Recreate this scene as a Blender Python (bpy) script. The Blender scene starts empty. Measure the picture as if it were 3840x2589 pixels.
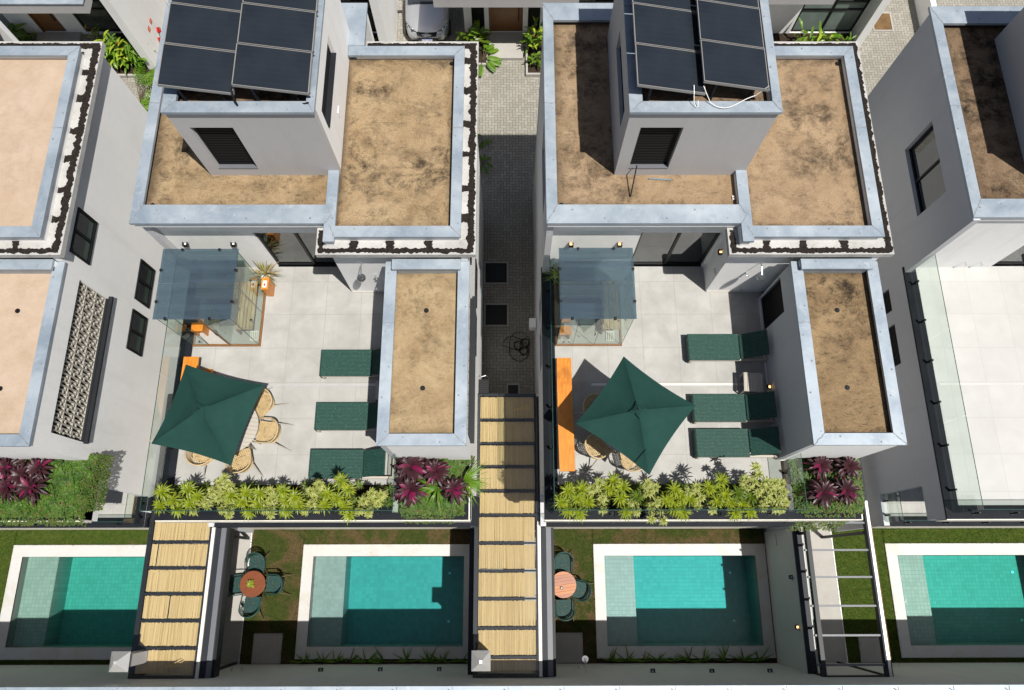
import bpy, math, random
from mathutils import Vector, Matrix
R = math.radians
PI = math.pi
rng = random.Random(7)
sc = bpy.context.scene
C = sc.collection

# ---------------------------------------------------------------- camera
CAMH = 23.49
FPX, PIT, ROL, YAW = 2726.77, 0.301892, -0.0010766, -0.0030551
cam_d = bpy.data.cameras.new("camera")
cam = bpy.data.objects.new("camera", cam_d); C.objects.link(cam)
cam_d.sensor_fit = 'HORIZONTAL'; cam_d.sensor_width = 36.0
cam_d.lens = FPX / 3840 * 36.0
cam_d.clip_start = 0.1; cam_d.clip_end = 500
cam.matrix_world = Matrix.Translation((0, 0, CAMH)) @ (
    Matrix.Rotation(PIT, 4, 'X') @ Matrix.Rotation(YAW, 4, 'Y') @ Matrix.Rotation(ROL, 4, 'Z'))
sc.camera = cam
sc.render.resolution_x = 1024; sc.render.resolution_y = 690

# ---------------------------------------------------------------- world, sun
SUNV = Vector((0.30, -0.27, 1.0)).normalized()      # towards the sun
elev = math.asin(SUNV.z); azim = math.atan2(SUNV.x, SUNV.y)
w = bpy.data.worlds.new("World"); sc.world = w; w.use_nodes = True
wn = w.node_tree; wn.nodes.clear()
sky = wn.nodes.new('ShaderNodeTexSky'); sky.sky_type = 'NISHITA'; sky.sun_disc = False
sky.sun_elevation = elev; sky.sun_rotation = azim; sky.air_density = 1.0; sky.dust_density = 2.0
bg = wn.nodes.new('ShaderNodeBackground'); bg.inputs['Strength'].default_value = 0.052
wo = wn.nodes.new('ShaderNodeOutputWorld')
wn.links.new(sky.outputs[0], bg.inputs['Color']); wn.links.new(bg.outputs[0], wo.inputs['Surface'])
sun_d = bpy.data.lights.new("sun", 'SUN'); sun_d.energy = 5.0; sun_d.angle = R(0.5); sun_d.color = (1.0, 0.965, 0.90)
sun = bpy.data.objects.new("sun", sun_d); C.objects.link(sun); sun.location = (6, -6, 30)
sun.rotation_euler = SUNV.to_track_quat('Z', 'Y').to_euler()
sc.view_settings.view_transform = 'Standard'; sc.view_settings.look = 'None'
sc.view_settings.exposure = 0.3; sc.view_settings.gamma = 1.0
sc.render.engine = 'CYCLES'
sc.cycles.max_bounces = 8; sc.cycles.transparent_max_bounces = 16
sc.cycles.volume_bounces = 0; sc.cycles.diffuse_bounces = 2

# ---------------------------------------------------------------- materials
class NT:
    """small helper to wire shader nodes"""
    def __init__(s, name):
        s.m = bpy.data.materials.new(name); s.m.use_nodes = True
        s.t = s.m.node_tree; s.t.nodes.clear()
        s.out = s.t.nodes.new('ShaderNodeOutputMaterial')
    def n(s, typ, ins=None, **kw):
        nd = s.t.nodes.new(typ)
        for k, v in kw.items(): setattr(nd, k, v)
        if ins:
            for k, v in ins.items(): s.put(nd, k, v)
        return nd
    def put(s, nd, k, v):
        sk = nd.inputs[k]
        if hasattr(v, 'is_output'): s.t.links.new(v, sk)
        elif isinstance(v, (tuple, list)) and sk.type == 'RGBA': sk.default_value = (*v, 1) if len(v) == 3 else v
        else: sk.default_value = v
    def math(s, op, a, b=0.0, c=None, clamp=False):
        nd = s.n('ShaderNodeMath', {0: a, 1: b}, operation=op, use_clamp=clamp)
        if c is not None: s.put(nd, 2, c)
        return nd.outputs[0]
    def mix(s, f, a, b):
        nd = s.n('ShaderNodeMix', None, data_type='RGBA')
        s.put(nd, 0, f); s.put(nd, 6, a); s.put(nd, 7, b)
        return nd.outputs[2]
    def pos(s): return s.n('ShaderNodeNewGeometry').outputs['Position']
    def obj(s): return s.n('ShaderNodeTexCoord').outputs['Object']
    def rnd(s): return s.n('ShaderNodeObjectInfo').outputs['Random']
    def noise(s, vec, scale, detail=4, rough=0.55, dist=0.0):
        return s.n('ShaderNodeTexNoise', {'Vector': vec, 'Scale': scale, 'Detail': detail, 'Roughness': rough, 'Distortion': dist}).outputs['Fac']
    def ramp(s, f, lo, hi, a=0.0, b=1.0):
        return s.n('ShaderNodeMapRange', {0: f, 1: lo, 2: hi, 3: a, 4: b}).outputs[0]
    def mapv(s, vec, scale=(1, 1, 1), rot=(0, 0, 0), loc=(0, 0, 0)):
        return s.n('ShaderNodeMapping', {'Vector': vec, 'Scale': scale, 'Rotation': rot, 'Location': loc}).outputs[0]
    def bump(s, h, strength=0.3, dist=0.01):
        return s.n('ShaderNodeBump', {'Height': h, 'Strength': strength, 'Distance': dist}).outputs[0]
    def bsdf(s, color, rough=0.7, metal=0.0, normal=None, spec=0.5, **kw):
        nd = s.n('ShaderNodeBsdfPrincipled')
        s.put(nd, 'Base Color', color); s.put(nd, 'Roughness', rough); s.put(nd, 'Metallic', metal)
        s.put(nd, 'Specular IOR Level', spec)
        if normal is not None: s.put(nd, 'Normal', normal)
        for k, v in kw.items(): s.put(nd, k.replace('_', ' '), v)
        s.t.links.new(nd.outputs[0], s.out.inputs['Surface'])
        return nd
    def surf(s, o): s.t.links.new(o, s.out.inputs['Surface']); return s.m

def paint(name, col, var=0.05, rough=0.8, scale=1.2, spec=0.3, metal=0.0, bump=0.15, dirt=0.0, dirtcol=(0.12, 0.11, 0.10)):
    n = NT(name); p = n.pos()
    a = n.noise(p, scale, 5); b = n.noise(p, scale * 11, 3)
    f = n.math('ADD', n.ramp(a, 0.3, 0.7, -1, 1), n.ramp(b, 0.3, 0.7, -0.5, 0.5))
    k = n.math('MULTIPLY_ADD', f, var, 1.0)
    c = n.n('ShaderNodeVectorMath', {0: col, 'Scale': k}, operation='SCALE').outputs[0]
    if dirt > 0:
        st = n.noise(n.mapv(p, (1.5, 1.5, 0.25)), 1.3, 6, 0.7)
        c = n.mix(n.math('MULTIPLY', n.ramp(st, 0.52, 0.75), dirt), c, dirtcol)
    n.bsdf(c, rough, metal, n.bump(n.noise(p, 60, 3), bump, 0.004), spec)
    return n.m

M = {}
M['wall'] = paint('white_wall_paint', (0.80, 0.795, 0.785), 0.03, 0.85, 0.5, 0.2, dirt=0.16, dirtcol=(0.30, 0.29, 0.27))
M['shadegrey'] = paint('shaded_wall_grey', (0.47, 0.475, 0.49), 0.025, 0.85, 0.5, 0.2, dirt=0.1)  # for left-facing walls: their shade is put into a darker wall colour
M['greywall'] = paint('grey_render', (0.43, 0.42, 0.42), 0.03, 0.85, 0.5, 0.2, dirt=0.1)
M['gardenwall'] = paint('garden_wall_paint', (0.50, 0.505, 0.48), 0.03, 0.85, 0.6, 0.2, dirt=0.15)
M['dark'] = paint('dark_metal', (0.012, 0.014, 0.017), 0.1, 0.5, 3, 0.35)
M['darkgrey'] = paint('dark_grey_metal', (0.016, 0.019, 0.026), 0.08, 0.55, 2, 0.25)
M['greybeam'] = paint('grey_beam_paint', (0.115, 0.12, 0.135), 0.06, 0.5, 2, 0.5)
M['black'] = paint('black_plastic', (0.006, 0.006, 0.007), 0.1, 0.5, 5, 0.3)
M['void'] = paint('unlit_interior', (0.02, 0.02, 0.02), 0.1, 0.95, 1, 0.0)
M['beige'] = paint('taupe_aluminium', (0.40, 0.36, 0.31), 0.04, 0.5, 3, 0.4)
M['blockbeige'] = paint('pierced_block', (0.36, 0.335, 0.29), 0.06, 0.85, 3, 0.2)
M['cream'] = paint('cream_trim', (0.70, 0.66, 0.58), 0.05, 0.8, 2, 0.2, dirt=0.3)
M['concrete'] = paint('path_concrete', (0.35, 0.335, 0.31), 0.07, 0.85, 1.5, 0.2, dirt=0.10)
M['chrome'] = paint('chrome', (0.75, 0.75, 0.76), 0.02, 0.15, 3, 0.5, metal=1.0, bump=0)
M['alu'] = paint('aluminium_frame', (0.55, 0.54, 0.52), 0.05, 0.4, 3, 0.5, metal=0.5, bump=0)
M['aludull'] = paint('dull_collector_frame', (0.26, 0.25, 0.24), 0.05, 0.5, 3, 0.4, metal=0.3, bump=0)
M['cerwhite'] = paint('white_plastic', (0.75, 0.75, 0.75), 0.03, 0.4, 3, 0.5, bump=0)
M['red'] = paint('red_enamel', (0.55, 0.015, 0.012), 0.05, 0.3, 3, 0.5, bump=0)
M['yellow'] = paint('sign_yellow', (0.8, 0.6, 0.25), 0.02, 0.6, 3, 0.3, bump=0)
M['rust'] = paint('rusty_steel_plate', (0.13, 0.075, 0.03), 0.35, 0.7, 2.5, 0.3, dirt=0.5, dirtcol=(0.05, 0.03, 0.02))
M['tar'] = paint('bitumen', (0.018, 0.014, 0.012), 0.5, 0.9, 14, 0.15, bump=0.8)
M['soil'] = paint('soil', (0.035, 0.025, 0.018), 0.4, 0.95, 8, 0.1, bump=0.8)
M['stem'] = paint('plant_stem', (0.12, 0.09, 0.05), 0.2, 0.8, 8, 0.2)
M['carpaint'] = paint('silver_car_paint', (0.52, 0.53, 0.56), 0.02, 0.3, 2, 0.6, metal=0.75, bump=0)
M['tyre'] = paint('tyre_rubber', (0.02, 0.02, 0.02), 0.1, 0.9, 4, 0.2)
M['terracotta'] = paint('pot_clay', (0.35, 0.14, 0.06), 0.1, 0.8, 4, 0.2)
M['blue'] = paint('plate_blue', (0.02, 0.06, 0.4), 0.02, 0.5, 4, 0.3)
M['hose'] = paint('white_hose', (0.75, 0.75, 0.72), 0.03, 0.4, 4, 0.5, bump=0)
M['bluepipe'] = paint('blue_grey_pipe', (0.16, 0.22, 0.26), 0.05, 0.5, 4, 0.5, bump=0)

def m_metalcap():
    n = NT('galvanised_flashing'); p = n.pos()
    a = n.noise(p, 1.1, 6, 0.65, 0.4); b = n.noise(n.mapv(p, (1, 1, 1)), 9, 4, 0.7); s = n.noise(p, 3.0, 5, 0.7, 1.5)
    c = n.mix(n.ramp(a, 0.32, 0.68), (0.225, 0.275, 0.33), (0.36, 0.405, 0.45))
    c = n.mix(n.ramp(s, 0.56, 0.72, 0, 0.6), c, (0.43, 0.46, 0.49))
    c = n.mix(n.ramp(n.noise(n.mapv(p, (1, 1, 1), loc=(7, 3, 0)), 2.3, 8, 0.75), 0.52, 0.70, 0, 0.38), c, (0.19, 0.225, 0.265))
    c = n.mix(n.ramp(b, 0.66, 0.76, 0, 0.65), c, (0.15, 0.17, 0.20))
    n.bsdf(c, n.ramp(a, 0.3, 0.7, 0.42, 0.6), 0.25, n.bump(n.noise(p, 4, 3), 0.12, 0.02), 0.5)
    return n.m
M['cap'] = m_metalcap()
M['capjoint'] = paint('sealed_joint', (0.20, 0.21, 0.23), 0.3, 0.8, 12, 0.3)

def m_roof(name, base, lite, stain, amt=1.0, seed=0.0):
    n = NT(name); p = n.mapv(n.pos(), (1, 1, 0.2), loc=(seed, seed * 1.7, 0))
    big = n.noise(p, 0.45, 4, 0.55, 0.3)
    mid = n.noise(p, 1.1, 8, 0.72, 0.8)
    patch = n.noise(n.mapv(p, (1, 1, 1), loc=(4, 9, 0)), 1.9, 10, 0.80, 0.25)
    fine = n.noise(p, 34, 6, 0.8)
    strk = n.noise(n.mapv(p, (2.0, 5.0, 1), rot=(0, 0, 0.25)), 3.0, 10, 0.85, 0.5)
    c = n.mix(n.ramp(mid, 0.35, 0.65), base, lite)
    f1 = n.math('MULTIPLY', n.ramp(patch, 0.45, 0.61), n.ramp(big, 0.41, 0.57, 0.16, 1.0))
    c = n.mix(n.math('MULTIPLY', f1, amt), c, stain)
    f2 = n.math('MULTIPLY', n.ramp(strk, 0.50, 0.62, 0, 0.75), n.ramp(patch, 0.42, 0.56))
    c = n.mix(n.math('MULTIPLY', f2, amt), c, tuple(x * 0.75 for x in stain))
    c = n.mix(n.math('MULTIPLY', n.ramp(fine, 0.42, 0.62, 0.0, 0.65), amt), c, n.mix(0.6, c, stain))
    g = n.n('ShaderNodeSeparateXYZ', {0: n.n('ShaderNodeTexCoord').outputs['Generated']})
    ex = n.math('MINIMUM', n.math('MINIMUM', g.outputs[0], n.math('SUBTRACT', 1.0, g.outputs[0])), n.math('MINIMUM', g.outputs[1], n.math('SUBTRACT', 1.0, g.outputs[1])))
    eg = n.math('ADD', ex, n.math('MULTIPLY', n.ramp(patch, 0.35, 0.65, -1, 1), 0.06))
    c = n.mix(n.math('MULTIPLY', n.ramp(eg, 0.05, -0.005, 0, 0.75), min(1.0, amt + 0.1) * (0.4 if amt < 0.5 else 1.0)), c, tuple(x * 0.8 for x in stain))
    sp = n.n('ShaderNodeTexVoronoi', {'Vector': p, 'Scale': 9.0}).outputs['Distance']
    msk = n.math('MULTIPLY', n.ramp(sp, 0.07, 0.045), n.ramp(n.noise(p, 1.7, 3), 0.54, 0.60))
    c = n.mix(n.math('MULTIPLY', msk, 0.8), c, (0.42, 0.40, 0.35))
    n.bsdf(c, 0.92, 0, n.bump(fine, 0.6, 0.012), 0.12)
    return n.m
M['roofA'] = m_roof('stained_roof_screed', (0.27, 0.185, 0.10), (0.40, 0.295, 0.175), (0.045, 0.032, 0.022), 1.0, 0.0)
M['roofB'] = m_roof('stained_roof_screed_dry', (0.27, 0.185, 0.11), (0.37, 0.265, 0.165), (0.055, 0.040, 0.027), 0.9, 13.3)
M['roofC'] = m_roof('stained_roof_screed_mossy', (0.20, 0.135, 0.072), (0.31, 0.215, 0.12), (0.03, 0.022, 0.015), 1.0, 31.0)
M['roofD'] = m_roof('stained_bathroom_screed', (0.28, 0.195, 0.105), (0.40, 0.30, 0.175), (0.06, 0.045, 0.03), 0.62, 77.0)
M['roofpale'] = m_roof('pale_roof_screed', (0.395, 0.295, 0.215), (0.45, 0.355, 0.275), (0.25, 0.17, 0.11), 0.28, 5.0)
M['roofdamp'] = m_roof('damp_roof_screed', (0.16, 0.105, 0.065), (0.25, 0.175, 0.11), (0.02, 0.015, 0.011), 1.0, 51.0)

def m_whiteledge():
    n = NT('whitewashed_ledge'); p = n.pos()
    a = n.noise(p, 9, 8, 0.75, 0.6); b = n.noise(p, 1.7, 4)
    c = n.mix(n.ramp(b, 0.3, 0.7), (0.33, 0.325, 0.31), (0.46, 0.45, 0.435))
    c = n.mix(n.ramp(a, 0.60, 0.68, 0, 0.8), c, (0.07, 0.05, 0.04))
    c = n.mix(n.ramp(n.noise(p, 34, 4, 0.7), 0.64, 0.67, 0, 0.9), c, (0.03, 0.025, 0.02))
    c = n.mix(n.ramp(n.noise(p, 5, 6, 0.7), 0.56, 0.66, 0, 0.5), c, (0.26, 0.235, 0.20))
    n.bsdf(c, 0.85, 0, n.bump(a, 0.5, 0.01), 0.2)
    return n.m
M['ledge'] = m_whiteledge()

def m_tile(name, c1, c2, mortar, size, gap, rough=0.6, offx=0.0, offy=0.0, var=0.5, spec=0.35, noise_s=1.6, bump=0.1):
    n = NT(name); p = n.mapv(n.pos(), (1, 1, 1), loc=(offx, offy, 0))
    br = n.n('ShaderNodeTexBrick', {'Vector': p, 'Color1': (0, 0, 0), 'Color2': (1, 1, 1), 'Mortar': (0.5, 0.5, 0.5), 'Scale': 1.0,
             'Mortar Size': gap, 'Mortar Smooth': 0.1, 'Bias': 0.0, 'Brick Width': size, 'Row Height': size}, offset=0.0, squash=1.0)
    a = n.noise(p, noise_s, 6, 0.62, 0.3)
    f = n.math('ADD', n.math('MULTIPLY', br.outputs['Color'], var), n.math('MULTIPLY', n.ramp(a, 0.3, 0.7), 1 - var))
    c = n.mix(f, c1, c2); c = n.mix(br.outputs['Fac'], c, mortar)
    n.bsdf(c, rough, 0, n.bump(n.math('MULTIPLY_ADD', br.outputs['Fac'], -1.0, n.math('MULTIPLY', n.noise(p, 25, 3), bump)), 0.4, 0.004), spec)
    return n.m
M['floor'] = m_tile('terrace_porcelain_tile', (0.275, 0.268, 0.25), (0.395, 0.388, 0.368), (0.26, 0.253, 0.237), 0.885, 0.005, 0.55, -0.665, -0.0, 0.16)
M['floorwhite'] = m_tile('pale_porcelain_tile', (0.39, 0.385, 0.37), (0.46, 0.455, 0.44), (0.38, 0.375, 0.36), 0.885, 0.006, 0.55, -0.2, -0.0, 0.3)
M['pooltile'] = m_tile('pool_stone_mosaic', (0.25, 0.205, 0.19), (0.325, 0.27, 0.25), (0.26, 0.22, 0.205), 0.115, 0.004, 0.4, 0, 0, 0.6)
M['pooltileg'] = m_tile('green_pool_mosaic', (0.24, 0.225, 0.19), (0.33, 0.295, 0.26), (0.21, 0.21, 0.185), 0.115, 0.006, 0.4, 0, 0, 0.6)

def m_marble():
    n = NT('pool_coping_marble'); p = n.pos()
    a = n.noise(p, 0.7, 7, 0.7, 1.5); b = n.noise(p, 2.2, 8, 0.75, 2.0)
    c = n.mix(n.ramp(a, 0.50, 0.72), (0.475, 0.47, 0.46), (0.43, 0.395, 0.34))
    c = n.mix(n.ramp(b, 0.60, 0.70, 0, 0.45), c, (0.22, 0.20, 0.18))
    n.bsdf(c, 0.5, 0, None, 0.35)
    return n.m
M['marble'] = m_marble()

def m_granite(name, c1, c2, rough=0.45):
    n = NT(name); p = n.pos()
    a = n.noise(p, 1.5, 6, 0.6); b = n.noise(p, 70, 3)
    c = n.mix(n.ramp(a, 0.3, 0.7), c1, c2); c = n.mix(n.ramp(b, 0.60, 0.75, 0, 0.2), c, tuple(x * 3.5 for x in c2))
    n.bsdf(c, rough, 0, None, 0.15)
    return n.m
M['granite'] = m_granite('dark_granite_sill', (0.0055, 0.007, 0.0105), (0.011, 0.013, 0.018), 0.65)

def herringbone(name, W, c1, c2, c3, mort):
    n = NT(name); p = n.pos()
    sep = n.n('ShaderNodeSeparateXYZ', {0: p})
    x = n.math('DIVIDE', sep.outputs[0], W); y = n.math('DIVIDE', sep.outputs[1], W)
    i = n.math('FLOOR', x); j = n.math('FLOOR', y)
    u = n.math('SUBTRACT', x, i); v = n.math('SUBTRACT', y, j)
    k = n.math('FLOORED_MODULO', n.math('SUBTRACT', i, j), 4.0)
    def eq(val): return n.math('COMPARE', k, val, 0.2)
    k0, k1, k2, k3 = eq(0.0), eq(1.0), eq(2.0), eq(3.0)
    g = 0.045
    def edge(t, no): return n.math('MULTIPLY', n.math('LESS_THAN', t, g), n.math('SUBTRACT', 1.0, no))
    e = n.math('MAXIMUM', n.math('MAXIMUM', edge(u, k1), edge(n.math('SUBTRACT', 1.0, u), k0)),
               n.math('MAXIMUM', edge(v, k2), edge(n.math('SUBTRACT', 1.0, v), k3)))
    bi = n.math('SUBTRACT', i, k1); bj = n.math('SUBTRACT', j, k2)
    hor = n.math('ADD', k0, k1)
    cmb = n.n('ShaderNodeCombineXYZ', {0: bi, 1: bj, 2: hor}).outputs[0]
    wn_ = n.n('ShaderNodeTexWhiteNoise', {'Vector': cmb}, noise_dimensions='3D')
    c = n.mix(wn_.outputs['Value'], c1, c2)
    c = n.mix(n.ramp(n.noise(p, 0.6, 5), 0.4, 0.75, 0, 0.6), c, c3)
    c = n.mix(e, c, mort)
    n.bsdf(c, 0.85, 0, n.bump(n.math('MULTIPLY_ADD', e, -1, n.noise(p, 40, 3)), 0.5, 0.006), 0.2)
    return n.m
M['paver'] = herringbone('herringbone_pavers', 0.112, (0.24, 0.225, 0.19), (0.31, 0.295, 0.26), (0.21, 0.20, 0.165), (0.07, 0.065, 0.05))

def m_lawn(name, thr, g1, g2, br):
    n = NT(name); p = n.pos()
    a = n.noise(p, 0.9, 6, 0.65, 0.4); b = n.noise(p, 26, 5, 0.8); c0 = n.noise(p, 6, 4, 0.7)
    c = n.mix(n.ramp(c0, 0.35, 0.65), g1, g2)
    c = n.mix(n.ramp(a, thr, thr + 0.10), c, br)
    c = n.mix(n.ramp(b, 0.40, 0.66, 0, 0.75), c, (0.016, 0.020, 0.006))
    n.bsdf(c, 0.95, 0, n.bump(b, 1.0, 0.03), 0.1)
    return n.m
M['lawn'] = m_lawn('lawn_ground', 0.62, (0.044, 0.082, 0.010), (0.082, 0.112, 0.018), (0.125, 0.105, 0.04))
M['lawnbrown'] = m_lawn('patchy_lawn_ground', 0.47, (0.030, 0.055, 0.008), (0.068, 0.080, 0.017), (0.125, 0.082, 0.040))

def m_leaf(name, c1, c2, rough=0.5, trans=0.25, scale=3.0):
    n = NT(name); p = n.pos()
    a = n.noise(p, scale, 3)
    c = n.mix(n.ramp(a, 0.3, 0.7), c1, c2)
    d = n.n('ShaderNodeBsdfPrincipled', {'Base Color': c, 'Roughness': rough, 'Specular IOR Level': 0.35})
    t = n.n('ShaderNodeBsdfTranslucent', {'Color': c})
    mx = n.n('ShaderNodeMixShader', {0: trans, 1: d.outputs[0], 2: t.outputs[0]})
    return n.surf(mx.outputs[0])
M['blade'] = m_leaf('grass_blade', (0.050, 0.10, 0.010), (0.10, 0.12, 0.025), 0.8, 0.2, 1.3)
M['bladebrown'] = m_leaf('dry_grass_blade', (0.045, 0.072, 0.012), (0.14, 0.10, 0.05), 0.8, 0.2, 1.0)
M['dgreen'] = m_leaf('dracaena_leaf', (0.085, 0.135, 0.005), (0.28, 0.32, 0.015), 0.4, 0.15, 14)
M['dgreen2'] = m_leaf('dracaena_dark_leaf', (0.032, 0.066, 0.005), (0.125, 0.18, 0.010), 0.4, 0.15, 14)
M['dcream'] = m_leaf('variegated_leaf_margin', (0.34, 0.36, 0.06), (0.56, 0.52, 0.17), 0.5, 0.1, 12)
M['dlime'] = m_leaf('variegated_leaf_middle', (0.025, 0.065, 0.006), (0.08, 0.14, 0.012), 0.5, 0.1, 12)
M['cordy'] = m_leaf('cordyline_leaf', (0.030, 0.012, 0.015), (0.060, 0.016, 0.022), 0.4, 0.25, 7)
M['cordypink'] = m_leaf('cordyline_pink_leaf', (0.26, 0.010, 0.08), (0.08, 0.014, 0.03), 0.4, 0.3, 7)
M['cover'] = m_leaf('creeping_leaf', (0.028, 0.075, 0.008), (0.085, 0.175, 0.018), 0.5, 0.25, 5)
M['coverbrown'] = m_leaf('creeping_leaf_dry', (0.07, 0.10, 0.018), (0.12, 0.11, 0.03), 0.6, 0.2, 5)
M['heli'] = m_leaf('broad_leaf', (0.06, 0.15, 0.012), (0.16, 0.29, 0.02), 0.35, 0.3, 2)
M['helilime'] = m_leaf('lime_broad_leaf', (0.30, 0.42, 0.03), (0.42, 0.48, 0.05), 0.4, 0.35, 2)
M['flower'] = m_leaf('red_flower', (0.45, 0.01, 0.03), (0.6, 0.02, 0.05), 0.5, 0.3, 8)
M['dryleaf'] = m_leaf('dry_leaf', (0.30, 0.20, 0.09), (0.38, 0.27, 0.14), 0.7, 0.2, 8)

def m_wood(name, c1, c2, scale=1.0, rot=0.0, rough=0.45, plank=0.0, use_obj=True, axis='x'):
    n = NT(name); p = n.obj() if use_obj else n.pos()
    st = (1.2, 9, 9) if axis == 'x' else (9, 1.2, 9)
    q = n.mapv(p, tuple(x * scale for x in st), rot=(0, 0, rot))
    a = n.noise(q, 2.0, 7, 0.65, 1.2); b = n.noise(p, 1.5 * scale, 3)
    c = n.mix(n.ramp(a, 0.3, 0.7), c1, c2)
    c = n.mix(n.ramp(b, 0.60, 0.72, 0, 0.5), c, tuple(x * 0.45 for x in c1))
    n.bsdf(c, rough, 0, None, 0.4)
    return n.m
M['benchwood'] = m_wood('varnished_orange_wood', (0.42, 0.13, 0.012), (0.66, 0.25, 0.03), 1, 0, 0.35, axis='y')
M['tablewood'] = m_wood('red_brown_table_wood', (0.13, 0.036, 0.013), (0.19, 0.055, 0.02), 1, 0.9, 0.4)
M['plankwood'] = m_wood('pink_brown_plank_a', (0.30, 0.13, 0.08), (0.37, 0.17, 0.11), 1, 0.0, 0.5)
M['plankwood2'] = m_wood('pink_brown_plank_b', (0.38, 0.155, 0.065), (0.46, 0.20, 0.09), 1, 0.0, 0.5)
M['doorwood'] = m_wood('entrance_door_wood', (0.15, 0.065, 0.022), (0.22, 0.10, 0.035), 0.6, 0, 0.4)
M['deckwood'] = m_wood('sauna_bench_wood', (0.20, 0.13, 0.06), (0.50, 0.38, 0.20), 0.7, 0, 0.5, axis='y')
M['railwood'] = m_wood('sauna_base_wood', (0.16, 0.07, 0.02), (0.25, 0.11, 0.035), 0.8, 0, 0.4)

def m_bamboo():
    n = NT('bamboo_cane'); p = n.pos()
    w_ = n.n('ShaderNodeTexWhiteNoise', {'Vector': n.n('ShaderNodeVectorMath', {0: n.mapv(p, (42, 0.25, 0))}, operation='FLOOR').outputs[0]}, noise_dimensions='3D')
    a = n.noise(n.mapv(p, (40, 2, 1)), 1.0, 4, 0.6)
    c = n.mix(w_.outputs['Value'], (0.47, 0.33, 0.135), (0.63, 0.47, 0.235))
    c = n.mix(n.ramp(a, 0.35, 0.7, 0, 0.5), c, (0.66, 0.52, 0.30))
    n.bsdf(c, 0.55, 0, None, 0.3)
    return n.m
M['bamboo'] = m_bamboo()

def m_weave(name, c1, c2, c3, sx, sy, hole=0.0, rough=0.6):
    n = NT(name); p = n.obj()
    sep = n.n('ShaderNodeSeparateXYZ', {0: p})
    x = n.math('MULTIPLY', sep.outputs[0], sx); y = n.math('MULTIPLY', sep.outputs[1], sy)
    j = n.math('FLOOR', y)
    xs = n.math('ADD', x, n.math('MULTIPLY', j, 0.5))
    i = n.math('FLOOR', xs)
    u = n.math('ABSOLUTE', n.math('SUBTRACT', n.math('SUBTRACT', xs, i), 0.5)); v = n.math('ABSOLUTE', n.math('SUBTRACT', n.math('SUBTRACT', y, j), 0.5))
    gap = n.math('MAXIMUM', n.ramp(u, 0.33, 0.40), n.ramp(v, 0.30, 0.40))
    wn_ = n.n('ShaderNodeTexWhiteNoise', {'Vector': n.n('ShaderNodeCombineXYZ', {0: i, 1: j, 2: 0.0}).outputs[0]}, noise_dimensions='3D')
    c = n.mix(wn_.outputs['Value'], c1, c2)
    c = n.mix(n.math('GREATER_THAN', wn_.outputs['Value'], 0.90), c, c3)
    if hole > 0:
        d = n.n('ShaderNodeBsdfPrincipled', {'Base Color': c, 'Roughness': rough})
        t = n.n('ShaderNodeBsdfTransparent')
        msk = n.math('MULTIPLY', n.math('LESS_THAN', u, hole), n.math('LESS_THAN', v, hole))
        return n.surf(n.n('ShaderNodeMixShader', {0: msk, 1: d.outputs[0], 2: t.outputs[0]}).outputs[0])
    c = n.mix(n.math('MULTIPLY', gap, 0.75), c, tuple(a * 0.12 for a in c1))
    n.bsdf(c, rough, 0, n.bump(n.math('MULTIPLY', gap, -1.0), 0.6, 0.006), 0.35)
    return n.m
M['wicker'] = m_weave('dark_green_wicker', (0.016, 0.068, 0.052), (0.024, 0.090, 0.070), (0.04, 0.10, 0.078), 30, 30)
M['wickerblue'] = m_weave('blue_green_wicker', (0.010, 0.048, 0.042), (0.022, 0.085, 0.082), (0.09, 0.08, 0.04), 34, 36)
M['wickerback'] = paint('green_cord', (0.012, 0.050, 0.042), 0.2, 0.5, 12, 0.4)
M['cane'] = m_weave('natural_cane_weave', (0.40, 0.28, 0.125), (0.52, 0.38, 0.19), (0.30, 0.20, 0.09), 21, 24, 0.26)
M['caneframe'] = paint('cane_frame', (0.44, 0.33, 0.18), 0.1, 0.5, 12, 0.4)

def m_canvas():
    n = NT('dark_green_canvas'); p = n.obj()
    a = n.noise(p, 2.5, 4, 0.6); b = n.noise(n.mapv(p, (160, 160, 1)), 1.0, 2)
    c = n.mix(n.ramp(a, 0.3, 0.7), (0.0095, 0.038, 0.031), (0.0125, 0.047, 0.039))
    d = n.n('ShaderNodeBsdfPrincipled', {'Base Color': c, 'Roughness': 0.85, 'Specular IOR Level': 0.15, 'Normal': n.bump(n.math('ADD', n.noise(p, 4, 3), n.math('MULTIPLY', b, 0.1)), 0.2, 0.03)})
    return n.surf(d.outputs[0])
M['canvas'] = m_canvas()

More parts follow.
